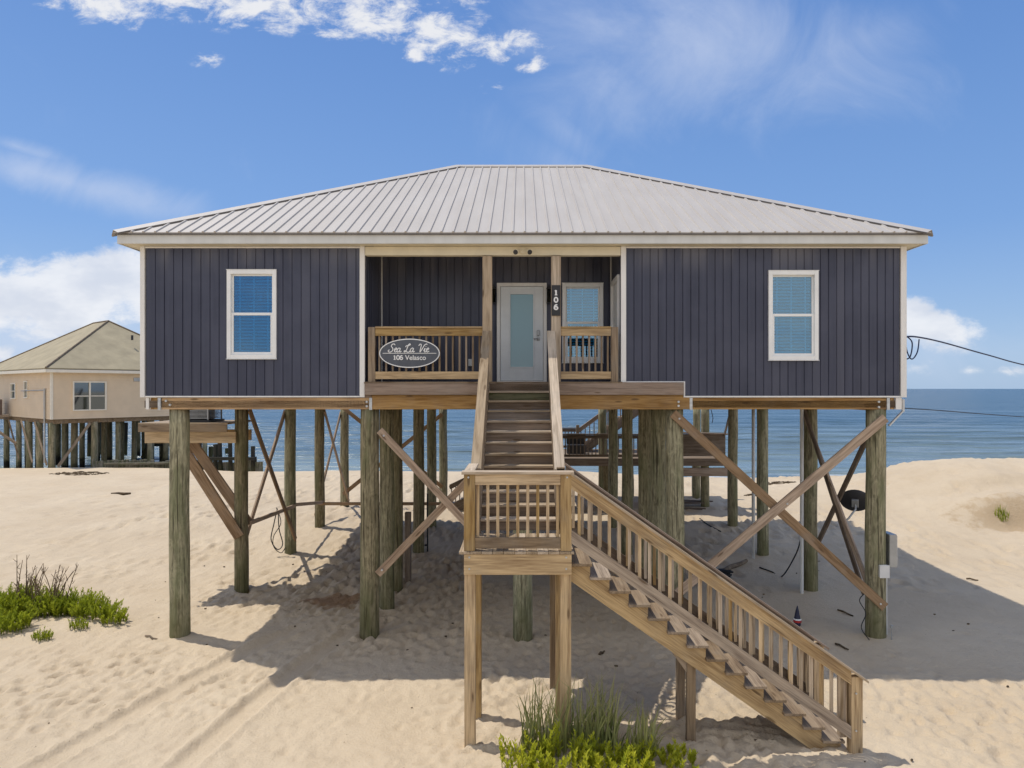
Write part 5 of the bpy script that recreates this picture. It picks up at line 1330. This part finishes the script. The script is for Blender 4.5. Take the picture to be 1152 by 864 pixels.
ca = g.m('DIVIDE', sp.outputs[0], yy); ce = g.m('DIVIDE', sp.outputs[2], yy)
cv = g.n('ShaderNodeCombineXYZ'); g.l(ca, cv.inputs[0]); g.l(ce, cv.inputs[1]); cvec = cv.outputs[0]
def blob(px, py, rx, ry, rot=0, k=1.0):
    a, e = (px-VX)/F, (HY-py)/F
    mp = g.n('ShaderNodeMapping', vector_type='TEXTURE'); g.l(cvec, mp.inputs[0])
    mp.inputs['Location'].default_value = (a, e, 0); mp.inputs['Rotation'].default_value = (0, 0, math.radians(rot)); mp.inputs['Scale'].default_value = (rx/F, ry/F, 1)
    return g.m('MULTIPLY', g.m('SUBTRACT', 1.0, g.v('LENGTH', mp.outputs[0]), clamp=True), k)
def union(bs):
    r = bs[0]
    for b in bs[1:]: r = g.m('MAXIMUM', r, b)
    return r
front = g.smooth(sp.outputs[1], .05, .2)
puff = union([blob(115, 6, 90, 30, -8), blob(200, 2, 110, 28), blob(300, 8, 150, 36, -3), blob(410, 16, 140, 42, -6), blob(490, 36, 100, 44, -12), blob(560, 50, 70, 26), blob(465, 62, 25, 14), blob(232, 66, 24, 14, 0, .9), blob(600, 72, 24, 12, 12, .9), blob(375, 35, 30, 12, 0, .7), blob(145, 33, 20, 10, 0, .7), blob(520, -10, 60, 20, 0, .8), blob(275, 30, 40, 10, -8, .7), blob(505, 75, 20, 10, 0, .5), blob(555, 98, 20, 14, 0, .45)])
n1 = g.noise(g.mapv(cvec, (1, 1.7, 1)), 20, 8, .68, .3); n2 = g.noise(g.mapv(cvec, (1, 1.8, 1)), 5, 6, .6, .3)
pa = g.smooth(g.m('ADD', g.m('MULTIPLY', puff, .75), g.m('MULTIPLY', g.m('SUBTRACT', n1, .5), 2.3)), .16, .80)
pa = g.m('MULTIPLY', pa, g.smooth(puff, .0, .25))
cum = union([blob(80, 335, 130, 62, 3, 1.15), blob(125, 305, 75, 38, 0, 1.1), blob(0, 330, 130, 55, 0, 1.0), blob(170, 330, 90, 50, 0, 1), blob(1045, 368, 75, 34, -10, 1.0), blob(1025, 350, 45, 25, 0, .9), blob(1034, 414, 34, 14, 0, .5), blob(1092, 417, 30, 11, 0, .45), blob(1140, 418, 40, 10, 0, .45), blob(0, 398, 30, 16, 0, .6)])
ca_ = g.smooth(g.m('ADD', g.m('ADD', cum, g.m('MULTIPLY', g.m('SUBTRACT', n1, .5), 1.0)), g.m('MULTIPLY', g.m('SUBTRACT', n2, .5), 1.1)), .16, .60)
ca_ = g.m('MULTIPLY', ca_, g.smooth(cum, .0, .15))
veil = union([blob(790, 50, 360, 130, -8, .75), blob(680, 100, 150, 130, -30, .6), blob(640, 150, 120, 50, -40, .5), blob(980, 40, 200, 90, 15, .45), blob(60, 200, 330, 38, -14, .75), blob(60, 380, 260, 110, 0, .95), blob(640, 190, 160, 60, -30, .45), blob(1060, 395, 180, 60, 0, .5), blob(20, 165, 120, 16, -18, .6)])
nv = g.noise(g.mapv(cvec, (1.5, 1.3, 1)), 4.0, 8, .62, .7)
va = g.m('MULTIPLY', g.smooth(g.m('ADD', veil, g.m('MULTIPLY', g.m('SUBTRACT', nv, .5), 1.1)), .10, 1.0), .58)
sh = g.noise(g.mapv(cvec, (1, 2, 1)), 7, 4, .6)
c = sky.outputs[0]
grad = g.ramp(sp.outputs[2], [(0.0, (2.05, 3.0, 4.4)), (.2, (1.05, 2.05, 4.1)), (.5, (.60, 1.42, 3.5))])
c = g.mix(.85, c, grad)
# broken cloud added out of view behind the camera as neutral fill light
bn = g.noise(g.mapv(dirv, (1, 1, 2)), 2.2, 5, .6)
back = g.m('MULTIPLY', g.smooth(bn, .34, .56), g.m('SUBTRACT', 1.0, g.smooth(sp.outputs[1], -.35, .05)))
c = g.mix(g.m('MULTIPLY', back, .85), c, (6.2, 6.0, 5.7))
CW = 5.2
c = g.mix(g.m('MULTIPLY', va, front), c, (CW*.72, CW*.80, CW*.98))
cc = g.mix(g.smooth(sh, .35, .65), (CW*1.02, CW*1.03, CW*1.06), (CW*.80, CW*.84, CW*.93))
c = g.mix(g.m('MULTIPLY', g.m('MULTIPLY', ca_, .85), front), c, cc)
c = g.mix(g.m('MULTIPLY', g.m('MULTIPLY', pa, .9), front), c, (CW*1.0, CW*1.0, CW*1.01))
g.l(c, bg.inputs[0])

cam = bpy.data.cameras.new('camera'); co = bpy.data.objects.new('camera', cam); COL.objects.link(co)
co.location = (0, 0, CH); co.rotation_euler = (math.pi/2, 0, 0)
cam.sensor_width = 36; cam.lens = F/1152*36; cam.shift_x = -11/1152; cam.shift_y = 5/1152
cam.clip_start = .1; cam.clip_end = 20000
S.camera = co
S.render.resolution_x = 1024; S.render.resolution_y = 768
S.view_settings.view_transform = 'Standard'; S.view_settings.look = 'None'; S.view_settings.exposure = 0.2; S.view_settings.gamma = 1
